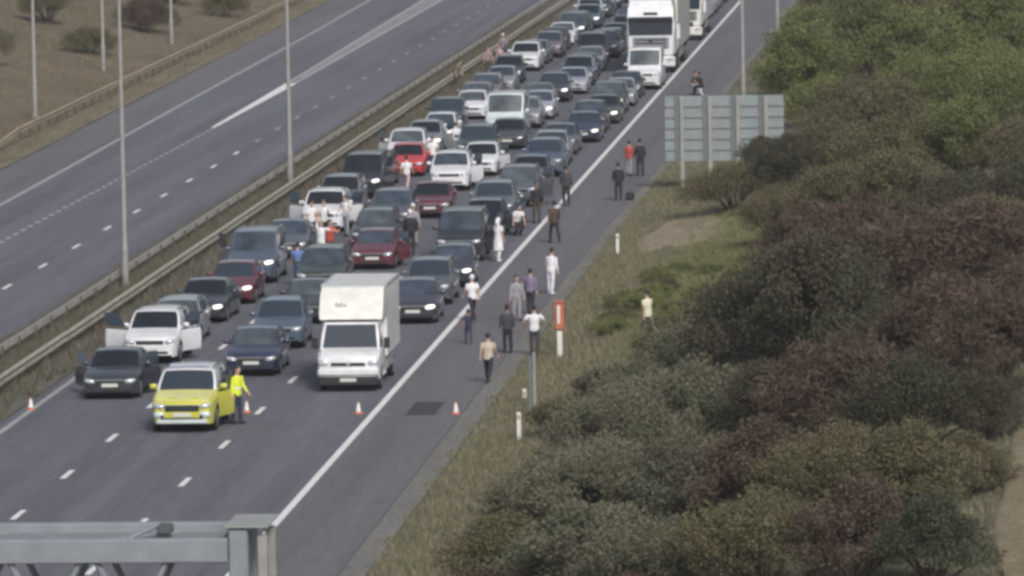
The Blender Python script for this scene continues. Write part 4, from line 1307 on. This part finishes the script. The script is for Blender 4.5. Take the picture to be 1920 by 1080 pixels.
W1 = dict(la=22, lk=10, ra=-20, rk=22, lb=-18, le=18, rb=20, re=22)          # walking
W2 = dict(la=-16, lk=18, ra=18, rk=8, lb=16, le=25, rb=-16, re=18)
PH = dict(lb=25, le=100, lc=14)                                              # phone to the ear
AK = dict(lb=-12, le=70, lc=40, rb=-12, re=70, rc=40, fold=-0.6)             # hands on hips
UPA = dict(lb=165, le=10, lc=8, rb=70, re=10, rc=35)                         # one arm raised
SIT = dict(la=80, lk=75, ra=88, rk=82, sit='ground', lean=12, lb=35, le=30, rb=30, re=40)
HS = 'people on the hard shoulder'
person(2.87, 199.4, 170, 'tan', 'black', 'person in a tan top and dark trousers walking on the hard shoulder, nearest the camera', 1.63, pose=W1, group=HS)
person(2.75, 208.8, 200, 'charcoal', 'black', 'person all in dark clothes standing behind the one in the tan top', 1.62, skin=1, group=HS, sleeves='long')
person(3.72, 208.0, 185, 'white', 'charcoal', 'person in a white top and dark trousers by the orange emergency phone', 1.66, pose=AK, group=HS)
person(2.2, 219.9, 20, 'grey', 'grey', 'person in grey clothes talking at the edge of the hard shoulder', 1.62, hair='dark', group=HS, sleeves='long')
person(2.5, 222.4, 160, 'purple', 'black', 'person in a purple top just behind the one in grey', 1.62, group=HS, sleeves='long')
person(0.62, 220.0, 215, 'white', 'black', 'person in a white top beside the edge line, level with the dark hatchback', 1.66, hair='white', pose=W2, group=HS)
person(1.15, 212.0, 190, 'navy', 'navy', 'small person in navy walking behind the one in the tan top', 1.2, skin=1, group=HS, pose=W1)
person(2.69, 230.0, 150, 'white', 'white', 'person all in white standing on the hard shoulder, bent slightly', 1.7, hair='dark', group=HS, pose=dict(lean=8), sleeves='long')
person(1.22, 252.4, 200, 'brown', 'black', 'person in brown and black walking along the edge line', 1.75, skin=1, group=HS, pose=W1, sleeves='long')
person(0.36, 271.7, 180, 'charcoal', 'black', 'person in charcoal on the edge line beside the grey SUV', 1.76, skin=1, group=HS, sleeves='long')
person(-0.25, 262.5, 20, 'black', 'brown', 'person in black by the open door of the dark hatchback', 1.76, skin=1, group=HS, sleeves='long')
person(-0.41, 244.2, 140, 'white', 'white', 'person in a long white dress beside the black people carrier', 1.7, dress=True, hair='white', pose=dict(longhair=True), group=HS)
person(-0.62, 256.2, 30, 'white', 'black', 'person in a white top crouching by the front of the dark hatchback', 1.65, pose=dict(la=60, lk=100, ra=50, rk=100, lean=25), group=HS)
person(2.49, 274.3, 190, 'black', 'black', 'person in black standing on the hard shoulder with a bag nearby', 1.66, skin=1, group=HS, sleeves='long')
person(2.1, 288.9, 160, 'red', 'grey', 'person in a red top on the hard shoulder left of the sign', 1.62, group=HS)
person(2.62, 288.7, 200, 'black', 'black', 'person in black beside the one in the red top', 1.72, skin=1, group=HS, sleeves='long')
person(2.07, 350.0, 60, 'charcoal', 'white', 'person sitting on the hard shoulder just above the road sign', 1.7, pose=SIT, group=HS)
person(2.6, 349.0, 250, 'black', 'black', 'person in black sitting beside another above the road sign', 1.7, pose=SIT, group=HS, skin=1)
person(7.5, 208.6, 230, 'cream', 'olive', 'person in a pale top walking up the grassy bank', 1.72, pose=W1, hair='dark', group=HS)
person(-3.92, 188.3, 60, 'hivis', 'navy', 'officer in a yellow high visibility jacket standing beside the police car', 1.78, sleeves='long', vest=True, pose=dict(lb=10, le=25), hair='dark')
AM = 'people standing among the stopped traffic'
person(-7.35, 243.5, 150, 'white', 'white', 'person in white with an arm raised right of the slate blue people carrier', 1.75, pose=UPA, hair='fair', group=AM)
person(-7.1, 244.6, 20, 'red', 'black', 'person in a red top beside the one with a raised arm', 1.68, group=AM, pose=PH)
person(-7.25, 234.5, 190, 'blue', 'navy', 'person in a blue top at the side of the slate blue people carrier', 1.66, group=AM, pose=W2)
person(-8.95, 254.6, 30, 'white', 'charcoal', 'person in white in front of the white SUV, left of three', 1.66, group=AM)
person(-8.4, 254.4, 350, 'white', 'black', 'person in white in front of the white SUV, middle of three', 1.7, group=AM, pose=PH, hair='brown')
person(-7.75, 256.8, 320, 'white', 'grey', 'person in white by the open door of the white SUV, right of three', 1.7, group=AM, pose=AK)
person(-4.2, 247.6, 180, 'black', 'black', 'person in black with a white cap between the middle lane cars', 1.8, hair='white', group=AM, sleeves='long')
person(-4.5, 252.0, 10, 'grey', 'grey', 'person in grey with fair hair left of the one in the white cap', 1.7, hair='white', group=AM, sleeves='long')
person(-7.55, 281.2, 170, 'white', 'pink', 'person in white standing in front of the bright red hatchback', 1.62, group=AM, pose=W1)
person(-7.4, 292.6, 20, 'white', 'navy', 'person in white behind the bonnet of the bright red hatchback', 1.7, group=AM)
person(-7.2, 303.0, 190, 'white', 'grey', 'person in white beside the silver crossover', 1.66, group=AM)
person(-11.3, 372.0, 30, 'mauve', 'brown', 'person in mauve leaning by the barrier near the white SUV far back', 1.72, group=AM)
person(-10.75, 374.0, 330, 'pink', 'brown', 'person in pale pink next to the one in mauve by the barrier', 1.72, group=AM)
person(-11.5, 386.0, 10, 'mauve', 'charcoal', 'person with a white cap by the central barrier, farthest back', 1.75, hair='white', group=AM)
person(-12.0, 358.0, 60, 'olive', 'brown', 'person in olive leaning over the central barrier', 1.7, group=AM, pose=dict(lean=20))
finish_people()

t = tag(empty('holdall_bag', (2.98, 274.6, 0)), 'small dark bag standing on the hard shoulder', 'bag')
obj('bag_body', MB().box(-0.2, 0.2, -0.14, 0.14, 0, 0.34, 0.07).mesh('bag_body', 40), DARK, t)
obj('handle', MB().tube([(-0.1, 0, 0.32), (-0.07, 0, 0.46), (0.07, 0, 0.46), (0.1, 0, 0.32)], [0.015] * 4, 6).mesh('handle', 40), BLACK, t)

# ------------------------------------------------------------------ vegetation
LEAF = {
    'olive': leaf_material('leaf_olive', (0.11, 0.13, 0.042), (0.175, 0.195, 0.075), tint=(0.115, 0.115, 0.055)),
    'olivebrown': leaf_material('leaf_olivebrown', (0.1, 0.09, 0.05), (0.15, 0.132, 0.078), tint=(0.1, 0.108, 0.048)),
    'dark': leaf_material('leaf_dark', (0.05, 0.052, 0.032), (0.082, 0.084, 0.054), tint=(0.075, 0.06, 0.044)),
    'umber': leaf_material('leaf_umber', (0.076, 0.052, 0.04), (0.12, 0.086, 0.068), tint=(0.07, 0.06, 0.043)),
    'greygreen': leaf_material('leaf_greygreen', (0.112, 0.116, 0.075), (0.175, 0.178, 0.122), tint=(0.095, 0.088, 0.062)),
    'conifer': leaf_material('leaf_conifer', (0.05, 0.064, 0.036), (0.08, 0.096, 0.056), tint=(0.05, 0.05, 0.036)),
    'russet': leaf_material('leaf_russet', (0.085, 0.056, 0.045), (0.125, 0.086, 0.068), tint=(0.065, 0.056, 0.042)),
}


def leaf_mesh(name, pos, size, seed, slim=1.0):
    g = np.random.default_rng(seed)
    n = len(pos)
    a = g.normal(size=(n, 3)); a /= np.linalg.norm(a, axis=1)[:, None]
    b = g.normal(size=(n, 3)); b -= a * (a * b).sum(1)[:, None]; b /= np.linalg.norm(b, axis=1)[:, None]
    c = np.cross(a, b)
    L = size * g.uniform(0.7, 1.35, n)[:, None]
    w_ = L * g.uniform(0.4, 0.65, n)[:, None] * slim
    v = np.empty((n, 4, 3))
    v[:, 0] = pos - a * L * 0.5
    v[:, 1] = pos + b * w_ * 0.5 + c * w_ * 0.12
    v[:, 2] = pos + a * L * 0.5
    v[:, 3] = pos - b * w_ * 0.5 + c * w_ * 0.12
    me = bpy.data.meshes.new(name)
    me.vertices.add(n * 4)
    me.vertices.foreach_set('co', v.reshape(-1))
    me.loops.add(n * 4)
    me.loops.foreach_set('vertex_index', np.arange(n * 4))
    me.polygons.add(n)
    me.polygons.foreach_set('loop_start', np.arange(0, n * 4, 4))
    me.polygons.foreach_set('loop_total', np.full(n, 4))
    me.update(calc_edges=True)
    me.validate()
    return me


def crown_points(seed, n, rx, rz, z0, lobes, flat=1.0, spiky=False):
    """leaf positions in many small clumps spread over an uneven crown"""
    g = np.random.default_rng(seed)
    cl = []
    for i in range(lobes):
        th = g.uniform(0, 2 * math.pi)
        if spiky:
            zz = g.uniform(0, 1)
            rr = (1 - zz) ** 0.8 * g.uniform(0.35, 1.0) * rx
            cl.append((rr * math.cos(th), rr * math.sin(th), z0 + zz * rz * 2, g.uniform(0.1, 0.2) * rx + 0.12))
        else:
            u = g.uniform(-0.35, 1) if i % 4 else g.uniform(0.3, 1)
            rr = math.sqrt(max(0, 1 - max(0, u) ** 2)) * rx * g.uniform(0.35, 1.08)
            cl.append((rr * math.cos(th), rr * math.sin(th), z0 + rz + u * rz * g.uniform(0.7, 1.18), g.uniform(0.1, 0.3) * rx))
    cl = np.array(cl)
    wgt = cl[:, 3] ** 2
    idx = g.choice(len(cl), n, p=wgt / wgt.sum())
    d = g.normal(size=(n, 3)); d /= np.linalg.norm(d, axis=1)[:, None]
    rad = cl[idx, 3] * g.uniform(0.45, 1.12, n)
    p = cl[idx, :3] + d * rad[:, None] * np.array([1, 1, 0.8])
    p[:, 2] = np.maximum(p[:, 2], 0.04)
    return p, cl


def stem_mesh(name, cl, rz, seed, trunk_r, multi):
    r_ = random.Random(seed)
    mb = MB()
    bz = rz * (0.5 if not multi else 0.1)
    if not multi:
        mb.tube([(0, 0, -0.3), (0.03, 0.02, bz * 0.5), (0, 0.05, bz), (0.05, 0, rz * 1.3)], [trunk_r * 1.3, trunk_r, trunk_r * 0.8, trunk_r * 0.3], 8)
    for c in r_.sample(list(cl), min(len(cl), 16)):
        e = Vector(c[:3])
        b = Vector((r_.uniform(-0.1, 0.1), r_.uniform(-0.1, 0.1), -0.15)) if multi else Vector((0, 0.02, bz * r_.uniform(0.6, 1.1)))
        mid = lerp(b, e, 0.5) + Vector((r_.uniform(-0.15, 0.15), r_.uniform(-0.15, 0.15), 0.1))
        mb.tube([b, mid, e], [trunk_r * 0.5, trunk_r * 0.32, trunk_r * 0.1], 5)
    return mb.mesh(name, 60)


VAR = {}
for i, (nm, n, rx, rz, z0, lobes, sz, multi, spiky) in enumerate((
        ('bush0', 26000, 1.9, 1.15, 0.1, 110, 0.078, True, False), ('bush1', 26000, 1.7, 1.4, 0.1, 100, 0.078, True, False), ('bush2', 29000, 2.2, 1.05, 0.05, 130, 0.078, True, False),
        ('bush3', 20000, 1.5, 1.0, 0.05, 90, 0.075, True, False), ('tree0', 26000, 2.5, 2.2, 0.25, 150, 0.12, False, False), ('tree1', 26000, 2.3, 2.5, 0.2, 150, 0.12, False, False),
        ('conifer0', 16000, 1.7, 2.8, 0.3, 190, 0.12, False, True), ('low0', 9000, 1.3, 0.42, 0.0, 60, 0.08, True, False), ('low1', 9000, 1.1, 0.5, 0.0, 50, 0.08, True, False),
        ('btwig', 11000, 2.0, 1.35, 0.05, 120, 0.26, True, False))):
    p_, cl_ = crown_points(100 + i, n, rx, rz, z0, lobes, spiky=spiky)
    VAR[nm] = (leaf_mesh('crown', p_, sz, 200 + i, 0.22 if nm == 'btwig' else 1.0), stem_mesh('trunk', cl_, rz + z0, 300 + i, 0.1 if multi else 0.16, multi))


def plant(var, x, y, s, leaf, label, group, rz=None, sz=1.0):
    nm = {'b': 'shrub', 't': 'tree', 'c': 'conifer_tree', 'l': 'low_shrub'}[var[0]]
    t = tag(empty(nm, (x, y, ground_z(x, y) - 0.03), rng.uniform(0, 6.28) if rz is None else rz), label, 'tree' if var[0] in 'tc' else 'shrub', group)
    t.scale = (s * rng.uniform(0.88, 1.22), s * rng.uniform(0.88, 1.22), s * sz * rng.uniform(0.86, 1.14))
    obj('crown', VAR[var][0], LEAF[leaf], t)
    obj('trunk', VAR[var][1], TRUNK, t)


RB = 'trees and shrubs on the right bank'
# nearer thicket first (x, y, variant, scale, leaves, label)
PL = [
    # far top right: olive trees
    ('tree0', 9.6, 312, 1.0, 'olive', 'olive green tree right behind the road sign, left edge of the trees'),
    ('tree1', 12.6, 318, 1.0, 'olive', 'olive tree second from the sign in the upper row'),
    ('tree0', 15.4, 306, 1.05, 'olive', 'olive tree in the middle of the upper row on the bank'),
    ('tree1', 18.6, 312, 1.0, 'olive', 'olive tree at the right edge of the upper row'),
    ('tree0', 9.2, 344, 0.95, 'olive', 'olive tree beside the lamp column behind the sign'),
    ('tree1', 11.2, 352, 1.0, 'olive', 'taller olive tree one row behind the sign'),
    ('tree0', 14.6, 345, 1.1, 'olivebrown', 'brownish olive tree in the second row above the sign'),
    ('conifer0', 17.3, 352, 1.15, 'conifer', 'dark bluish conifer near the top right corner, left one'),
    ('conifer0', 19.8, 346, 1.1, 'conifer', 'dark bluish conifer at the top right corner, right one'),
    ('tree1', 9.6, 384, 1.0, 'olivebrown', 'brownish tree beside the farthest lamp column'),
    ('tree0', 10.6, 392, 1.1, 'olive', 'far olive tree at the top edge, left of the conifers'),
    ('tree1', 14.2, 388, 1.1, 'olivebrown', 'far brownish tree at the top edge above the second row'),
    ('conifer0', 17.2, 392, 1.2, 'conifer', 'farthest dark conifer touching the top edge'),
    ('tree0', 20.5, 388, 1.1, 'conifer', 'dark green tree at the top right corner behind the conifers'),
    ('tree0', 10.2, 425, 1.1, 'olivebrown', 'farthest brownish tree on the skyline of the bank'),
    ('tree1', 13.0, 430, 1.2, 'dark', 'farthest dark tree on the skyline of the bank'),
    ('bush0', 8.6, 330, 1.1, 'olive', 'rounded olive shrub between the sign and the first trees'),
    ('bush2', 13.8, 330, 1.3, 'olive', 'olive shrub filling the gap between the two tree rows, left one'),
    ('bush2', 17.4, 329, 1.3, 'olivebrown', 'brownish shrub filling the gap between the two tree rows, right one'),
    ('bush0', 20.3, 330, 1.3, 'olive', 'olive shrub filling the gap between the tree rows at the right edge'),
    ('bush2', 9.8, 368, 1.3, 'olivebrown', 'brownish shrub between the second and third rows, left one'),
    ('bush2', 13.0, 370, 1.4, 'olive', 'olive shrub between the second and third rows, middle one'),
    ('bush0', 16.4, 371, 1.4, 'dark', 'dark shrub between the second and third rows near the conifers'),
    ('bush2', 19.9, 368, 1.4, 'conifer', 'dark green shrub between the second and third rows, right edge'),
    ('bush2', 12.9, 294, 1.25, 'olivebrown', 'brownish shrub just below the upper row of olive trees, left one'),
    ('bush0', 15.9, 291, 1.25, 'olive', 'olive shrub just below the upper row of trees, middle one'),
    ('bush2', 18.9, 294, 1.3, 'olive', 'olive shrub just below the upper row of trees, right one'),
    ('bush1', 11.0, 297, 1.1, 'olive', 'olive shrub showing beside the right end of the sign'),
    ('bush3', 8.0, 366, 1.2, 'olivebrown', 'small brownish shrub on the verge beyond the sign'),
    ('bush3', 8.0, 398, 1.2, 'olivebrown', 'small brownish shrub on the verge near the farthest lamp column'),
    ('tree0', 17.5, 428, 1.3, 'conifer', 'farthest dark green tree at the top right'),
    # band below: olive brown
    ('bush1', 8.9, 274, 0.7, 'dark', 'dark shrub growing up in front of the sign panel'),
    ('bush0', 12.0, 281, 1.1, 'olivebrown', 'olive brown shrub right of the sign panel'),
    ('tree0', 14.2, 277, 0.85, 'olivebrown', 'small brownish tree right of the sign at mid height'),
    ('bush1', 17.2, 280, 1.2, 'olive', 'olive shrub high on the right, below the upper row'),
    ('bush0', 19.9, 276, 1.2, 'olive', 'bright olive shrub at the right edge below the trees'),
    ('bush2', 8.1, 262, 0.9, 'olivebrown', 'spreading brown shrub above the bare soil'),
    ('bush1', 10.6, 256, 0.95, 'dark', 'dark shrub just right of the bare soil'),
    ('bush0', 12.7, 258, 1.15, 'olivebrown', 'brown olive shrub behind the dark one by the bare soil'),
    ('bush2', 15.3, 254, 1.25, 'olivebrown', 'olive brown spreading shrub in the middle of the bank'),
    ('bush1', 17.9, 251, 1.1, 'olive', 'olive shrub in the middle of the bank near the right edge'),
    ('bush0', 20.2, 248, 1.1, 'olivebrown', 'brown olive shrub at the right edge, mid height'),
    ('bush2', 11.0, 240, 0.85, 'olivebrown', 'low brown shrub at the top of the green grass'),
    ('bush0', 13.4, 237, 1.05, 'olivebrown', 'olive brown shrub right of the green grass slope'),
    ('bush0', 15.6, 234, 1.15, 'olivebrown', 'brown rounded shrub in the centre of the bank'),
    ('bush2', 18.0, 231, 1.0, 'dark', 'dark spreading shrub near the right edge above the thicket'),
    ('bush0', 20.2, 226, 1.05, 'dark', 'dark green shrub against the right edge above the thicket'),
    # dark thicket
    ('btwig', 13.0, 217, 0.9, 'umber', 'umber shrub at the left end of the dark thicket top'),
    ('btwig', 14.4, 214, 1.0, 'russet', 'russet shrub at the top of the dark thicket'),
    ('btwig', 16.8, 212, 1.0, 'umber', 'umber spreading shrub at the top right of the thicket'),
    ('bush1', 19.0, 209, 1.0, 'olivebrown', 'brownish shrub at the right edge of the thicket top'),
    ('bush1', 12.6, 201, 1.1, 'dark', 'dark shrub where the thicket meets the green slope'),
    ('btwig', 14.6, 198, 1.35, 'umber', 'umber shrub in the heart of the thicket'),
    ('btwig', 17.0, 196, 1.3, 'umber', 'umber spreading shrub right of the thicket heart'),
    ('btwig', 19.1, 192, 1.2, 'umber', 'umber twiggy shrub at the right edge of the thicket'),
    ('bush0', 12.2, 186, 1.2, 'dark', 'dark rounded shrub in the lower left of the thicket'),
    ('bush1', 13.9, 183, 1.35, 'dark', 'darkest tall shrub in the lower thicket'),
    ('bush2', 16.0, 181, 1.05, 'dark', 'dark spreading shrub in the lower thicket'),
    ('btwig', 18.0, 178, 1.1, 'umber', 'umber shrub low in the thicket near the dry path'),
    ('bush2', 11.3, 171, 0.95, 'greygreen', 'grey green shrub low on the bank left of the thicket'),
    ('bush0', 13.4, 168, 1.0, 'dark', 'dark shrub below the thicket, left one'),
    ('btwig', 15.2, 166, 1.1, 'umber', 'umber shrub below the thicket, middle one'),
    ('bush2', 17.0, 164, 0.95, 'dark', 'dark shrub below the thicket beside the dry path'),
    ('bush2', 9.6, 158, 0.85, 'greygreen', 'grey green shrub near the bottom edge, left one'),
    ('bush0', 11.7, 156, 0.9, 'greygreen', 'grey green shrub near the bottom edge, second from the left'),
    ('bush3', 13.6, 154, 1.1, 'umber', 'umber shrub near the bottom edge, centre right'),
    ('bush2', 15.4, 151, 0.9, 'olivebrown', 'olive brown shrub near the bottom edge below the thicket'),
    ('bush3', 17.3, 150, 1.0, 'olivebrown', 'olive brown shrub near the bottom edge beside the dry path'),
    ('bush2', 8.0, 160, 0.75, 'greygreen', 'grey green scrub mound nearest the hard shoulder, low in the picture'),
    ('bush2', 9.0, 170, 0.8, 'greygreen', 'grey green scrub mound beside the near marker post'),
    ('bush2', 9.9, 178, 0.85, 'greygreen', 'grey green scrub mound below the person on the bank'),
    ('bush2', 10.4, 190, 0.8, 'greygreen', 'grey green scrub mound between the person on the bank and the thicket'),
    ('bush3', 7.6, 149, 0.9, 'olivebrown', 'olive brown scrub mound at the bottom edge nearest the hard shoulder'),
    ('btwig', 19.4, 174, 0.95, 'umber', 'umber twiggy shrub above the end of the dry path'),
    ('bush0', 18.9, 164, 0.7, 'dark', 'small dark shrub at the left side of the dry path'),
    ('bush1', 20.3, 182, 1.0, 'umber', 'umber shrub cut by the right edge above the dry path'),
    ('bush3', 18.7, 153, 0.7, 'olivebrown', 'small olive brown shrub leaning over the dry path'),
    ('bush3', 9.4, 146, 1.0, 'greygreen', 'grey green shrub touching the bottom edge, leftmost'),
    ('bush2', 11.6, 143, 0.85, 'greygreen', 'grey green shrub touching the bottom edge, second'),
    ('bush2', 13.9, 141, 0.85, 'olivebrown', 'olive brown shrub touching the bottom edge, third'),
    ('bush3', 16.1, 139, 1.0, 'umber', 'umber shrub touching the bottom edge, fourth'),
    ('bush3', 17.9, 137, 0.9, 'conifer', 'dull green shrub touching the bottom edge beside the dry path'),
]
for var, x, y, s, leaf, lab in PL:
    plant(var, x, y, s, leaf, lab, RB)
g_ = random.Random(21)
LOWW = {'greygreen': 'grey green', 'olive': 'olive', 'olivebrown': 'olive brown', 'dark': 'dark', 'umber': 'umber brown'}
LOWS = []
for i in range(112):
    y = 140 + i * 0.85
    LOWS.append((5.7 + g_.uniform(0, 5.4) + (0.8 if y < 200 else 0) + (2.4 if 240 < y < 268 else 0) + (2.2 if 196 < y < 212 else 0), y + g_.uniform(-1, 1), 'low%d' % (i % 2), g_.uniform(0.5, 1.0) * (1.0 if y < 200 else 0.7), g_.choice(['greygreen', 'greygreen', 'olivebrown', 'dark', 'umber']) if y < 205 else g_.choice(['olive', 'olive', 'olivebrown'])))
LOWS.sort(key=lambda q: q[1])
seen = {}
for x, y, var, s, leaf in LOWS:
    seen[leaf] = seen.get(leaf, 0) + 1
    plant(var, x, y, s, leaf, '%s low %s scrub clump up the verge counted from the bottom edge' % (ORD[seen[leaf]], LOWW[leaf]), 'scrub clumps in the verge grass')
# far left bank
LB = [
    ('tree0', -46.5, 436, 1.0, 'olive', 'olive shrub on the far left bank beside the leftmost lamp column'),
    ('bush0', -41.0, 452, 1.2, 'dark', 'dark shrub between the two leftmost lamp columns at the top edge'),
    ('tree0', -51.0, 470, 1.0, 'conifer', 'dark green tree at the top left corner'),
    ('bush1', -44.0, 412, 1.0, 'olivebrown', 'brown shrub low on the far left bank'),
    ('bush2', -38.5, 420, 0.9, 'umber', 'umber shrub behind the far barrier'),
    ('bush2', -39.5, 480, 1.1, 'olivebrown', 'brown shrub at the top edge right of the leftmost lamp columns'),
    ('bush0', -47.0, 492, 1.3, 'dark', 'dark shrub behind the olive shrub on the far left bank'),
    ('bush2', -42.5, 372, 1.0, 'olivebrown', 'brown shrub at the left edge below the olive one'),
    ('bush2', -38.2, 392, 0.8, 'olivebrown', 'low brown shrub left of the second lamp column on the bank'),
    ('bush0', -49.5, 452, 1.2, 'olive', 'olive shrub at the left edge near the top corner'),
    ('bush2', -36.4, 446, 0.8, 'olivebrown', 'low brown shrub right of the third lamp column on the bank'),
    ('bush2', -45.5, 470, 1.2, 'olive', 'olive shrub behind the dark one between the leftmost lamp columns'),
    ('bush2', -37.8, 500, 1.0, 'umber', 'farthest umber shrub on the left bank'),
]
for var, x, y, s, leaf, lab in LB:
    plant(var, x, y, s, leaf, lab, 'trees and shrubs on the far left bank')


def grass_mesh(name, regions, seed, hmin, hmax):
    g = np.random.default_rng(seed)
    pts = []
    for (x0, x1, y0, y1, n) in regions:
        xs = g.uniform(0, 1, n); ys_ = g.uniform(y0, y1, n)
        for a, y in zip(xs, ys_):
            xa = x0(y) if callable(x0) else x0
            xb = x1(y) if callable(x1) else x1
            x = xa + (xb - xa) * a + 0.22 * math.sin(y * 1.3) * math.sin(y * 0.37 + 1) - (0.15 if a < 0.03 else 0)
            if ((x - 6.4) / 1.5) ** 2 + ((y - 255) / 10.5) ** 2 < 1 and g.uniform() < 0.72:
                continue
            pts.append((x, y, ground_z(x, y) if not -15 < x < -11 else 0.03))
    pts = np.array(pts)
    nb_ = 5
    n = len(pts) * nb_
    base = np.repeat(pts, nb_, axis=0) + np.c_[g.normal(0, 0.09, (n, 2)), np.zeros(n)]
    th = g.uniform(0, 2 * math.pi, n)
    h = g.uniform(hmin, hmax, n)
    w_ = g.uniform(0.012, 0.03, n)
    lean = g.normal(0, 0.35, (n, 2)) * h[:, None]
    side_ = np.c_[np.cos(th) * w_, np.sin(th) * w_, np.zeros(n)]
    v = np.empty((n, 3, 3))
    v[:, 0] = base - side_ - np.array([0, 0, 0.03])
    v[:, 1] = base + side_ - np.array([0, 0, 0.03])
    v[:, 2] = base + np.c_[lean, h]
    me = bpy.data.meshes.new(name)
    me.vertices.add(n * 3)
    me.vertices.foreach_set('co', v.reshape(-1))
    me.loops.add(n * 3)
    me.loops.foreach_set('vertex_index', np.arange(n * 3))
    me.polygons.add(n)
    me.polygons.foreach_set('loop_start', np.arange(0, n * 3, 3))
    me.polygons.foreach_set('loop_total', np.full(n, 3))
    me.update(calc_edges=True)
    return me


GR = leaf_material('leaf_grass', (0.145, 0.136, 0.086), (0.225, 0.205, 0.138), tint=(0.15, 0.15, 0.085))
GRG = leaf_material('leaf_green_grass', (0.135, 0.148, 0.062), (0.21, 0.22, 0.105), tint=(0.17, 0.155, 0.092))
GRV = leaf_material('leaf_reserve_weeds', (0.09, 0.084, 0.06), (0.15, 0.138, 0.1), tint=(0.13, 0.115, 0.085))
GRB = leaf_material('leaf_brown_grass', (0.13, 0.108, 0.072), (0.21, 0.17, 0.115), tint=(0.135, 0.135, 0.07))
tag(obj('verge_grass', grass_mesh('verge_grass', [(lambda y: interp(y, [(200, 3.6), (250, 3.4), (300, 3.7), (400, 4.2)]), 12, 140, 205, 15000), (lambda y: interp(y, [(200, 3.6), (250, 3.4), (300, 3.7), (400, 4.2)]), 7, 205, 300, 9000), (12, 20.5, 134, 200, 5000)], 41, 0.06, 0.24), GR),
    'rough dry grass on the verge and bank right of the hard shoulder', 'grass', kind='stuff')
tag(obj('green_grass', grass_mesh('green_grass', [(6.4, 13.5, 203, 262, 16000)], 42, 0.08, 0.25), GRG), 'green grass slope above the verge', 'grass', kind='stuff')
tag(obj('reserve_weeds', grass_mesh('reserve_weeds', [(-14.9, -11.5, 160, 440, 9000), (-14.9, -12.6, 160, 440, 24000)], 43, 0.12, 0.48), GRV), 'dry weeds growing in the central reserve between the two barriers', 'weeds', kind='stuff')
tag(obj('bank_grass', grass_mesh('bank_grass', [(-50, lambda y: far_edge(y) - 5.4, 295, 470, 14000), (lambda y: far_edge(y) - 5.3, lambda y: far_edge(y) - 3.3, 295, 470, 2500)], 44, 0.08, 0.35), GRB), 'dry brown grass on the far left bank', 'grass', kind='stuff')

# ------------------------------------------------------------------ thin haze in the air
hz_me = MB().box(-4200, 4200, -2600, 7200, -1.1, 22.6).mesh('haze')
hm = bpy.data.materials.new('haze_air')
hm.use_nodes = True
hn = hm.node_tree
hn.nodes.remove(hn.nodes['Principled BSDF'])
pv = hn.nodes.new('ShaderNodeVolumePrincipled')
pv.inputs['Color'].default_value = (0.88, 0.92, 1.0, 1)
pv.inputs['Density'].default_value = 0.00015
pv.inputs['Anisotropy'].default_value = 0.0
hn.links.new(pv.outputs['Volume'], [n for n in hn.nodes if n.type == 'OUTPUT_MATERIAL'][0].inputs['Volume'])
tag(obj('haze', hz_me, hm), 'thin pale haze filling the air over the motorway', 'haze', kind='stuff')
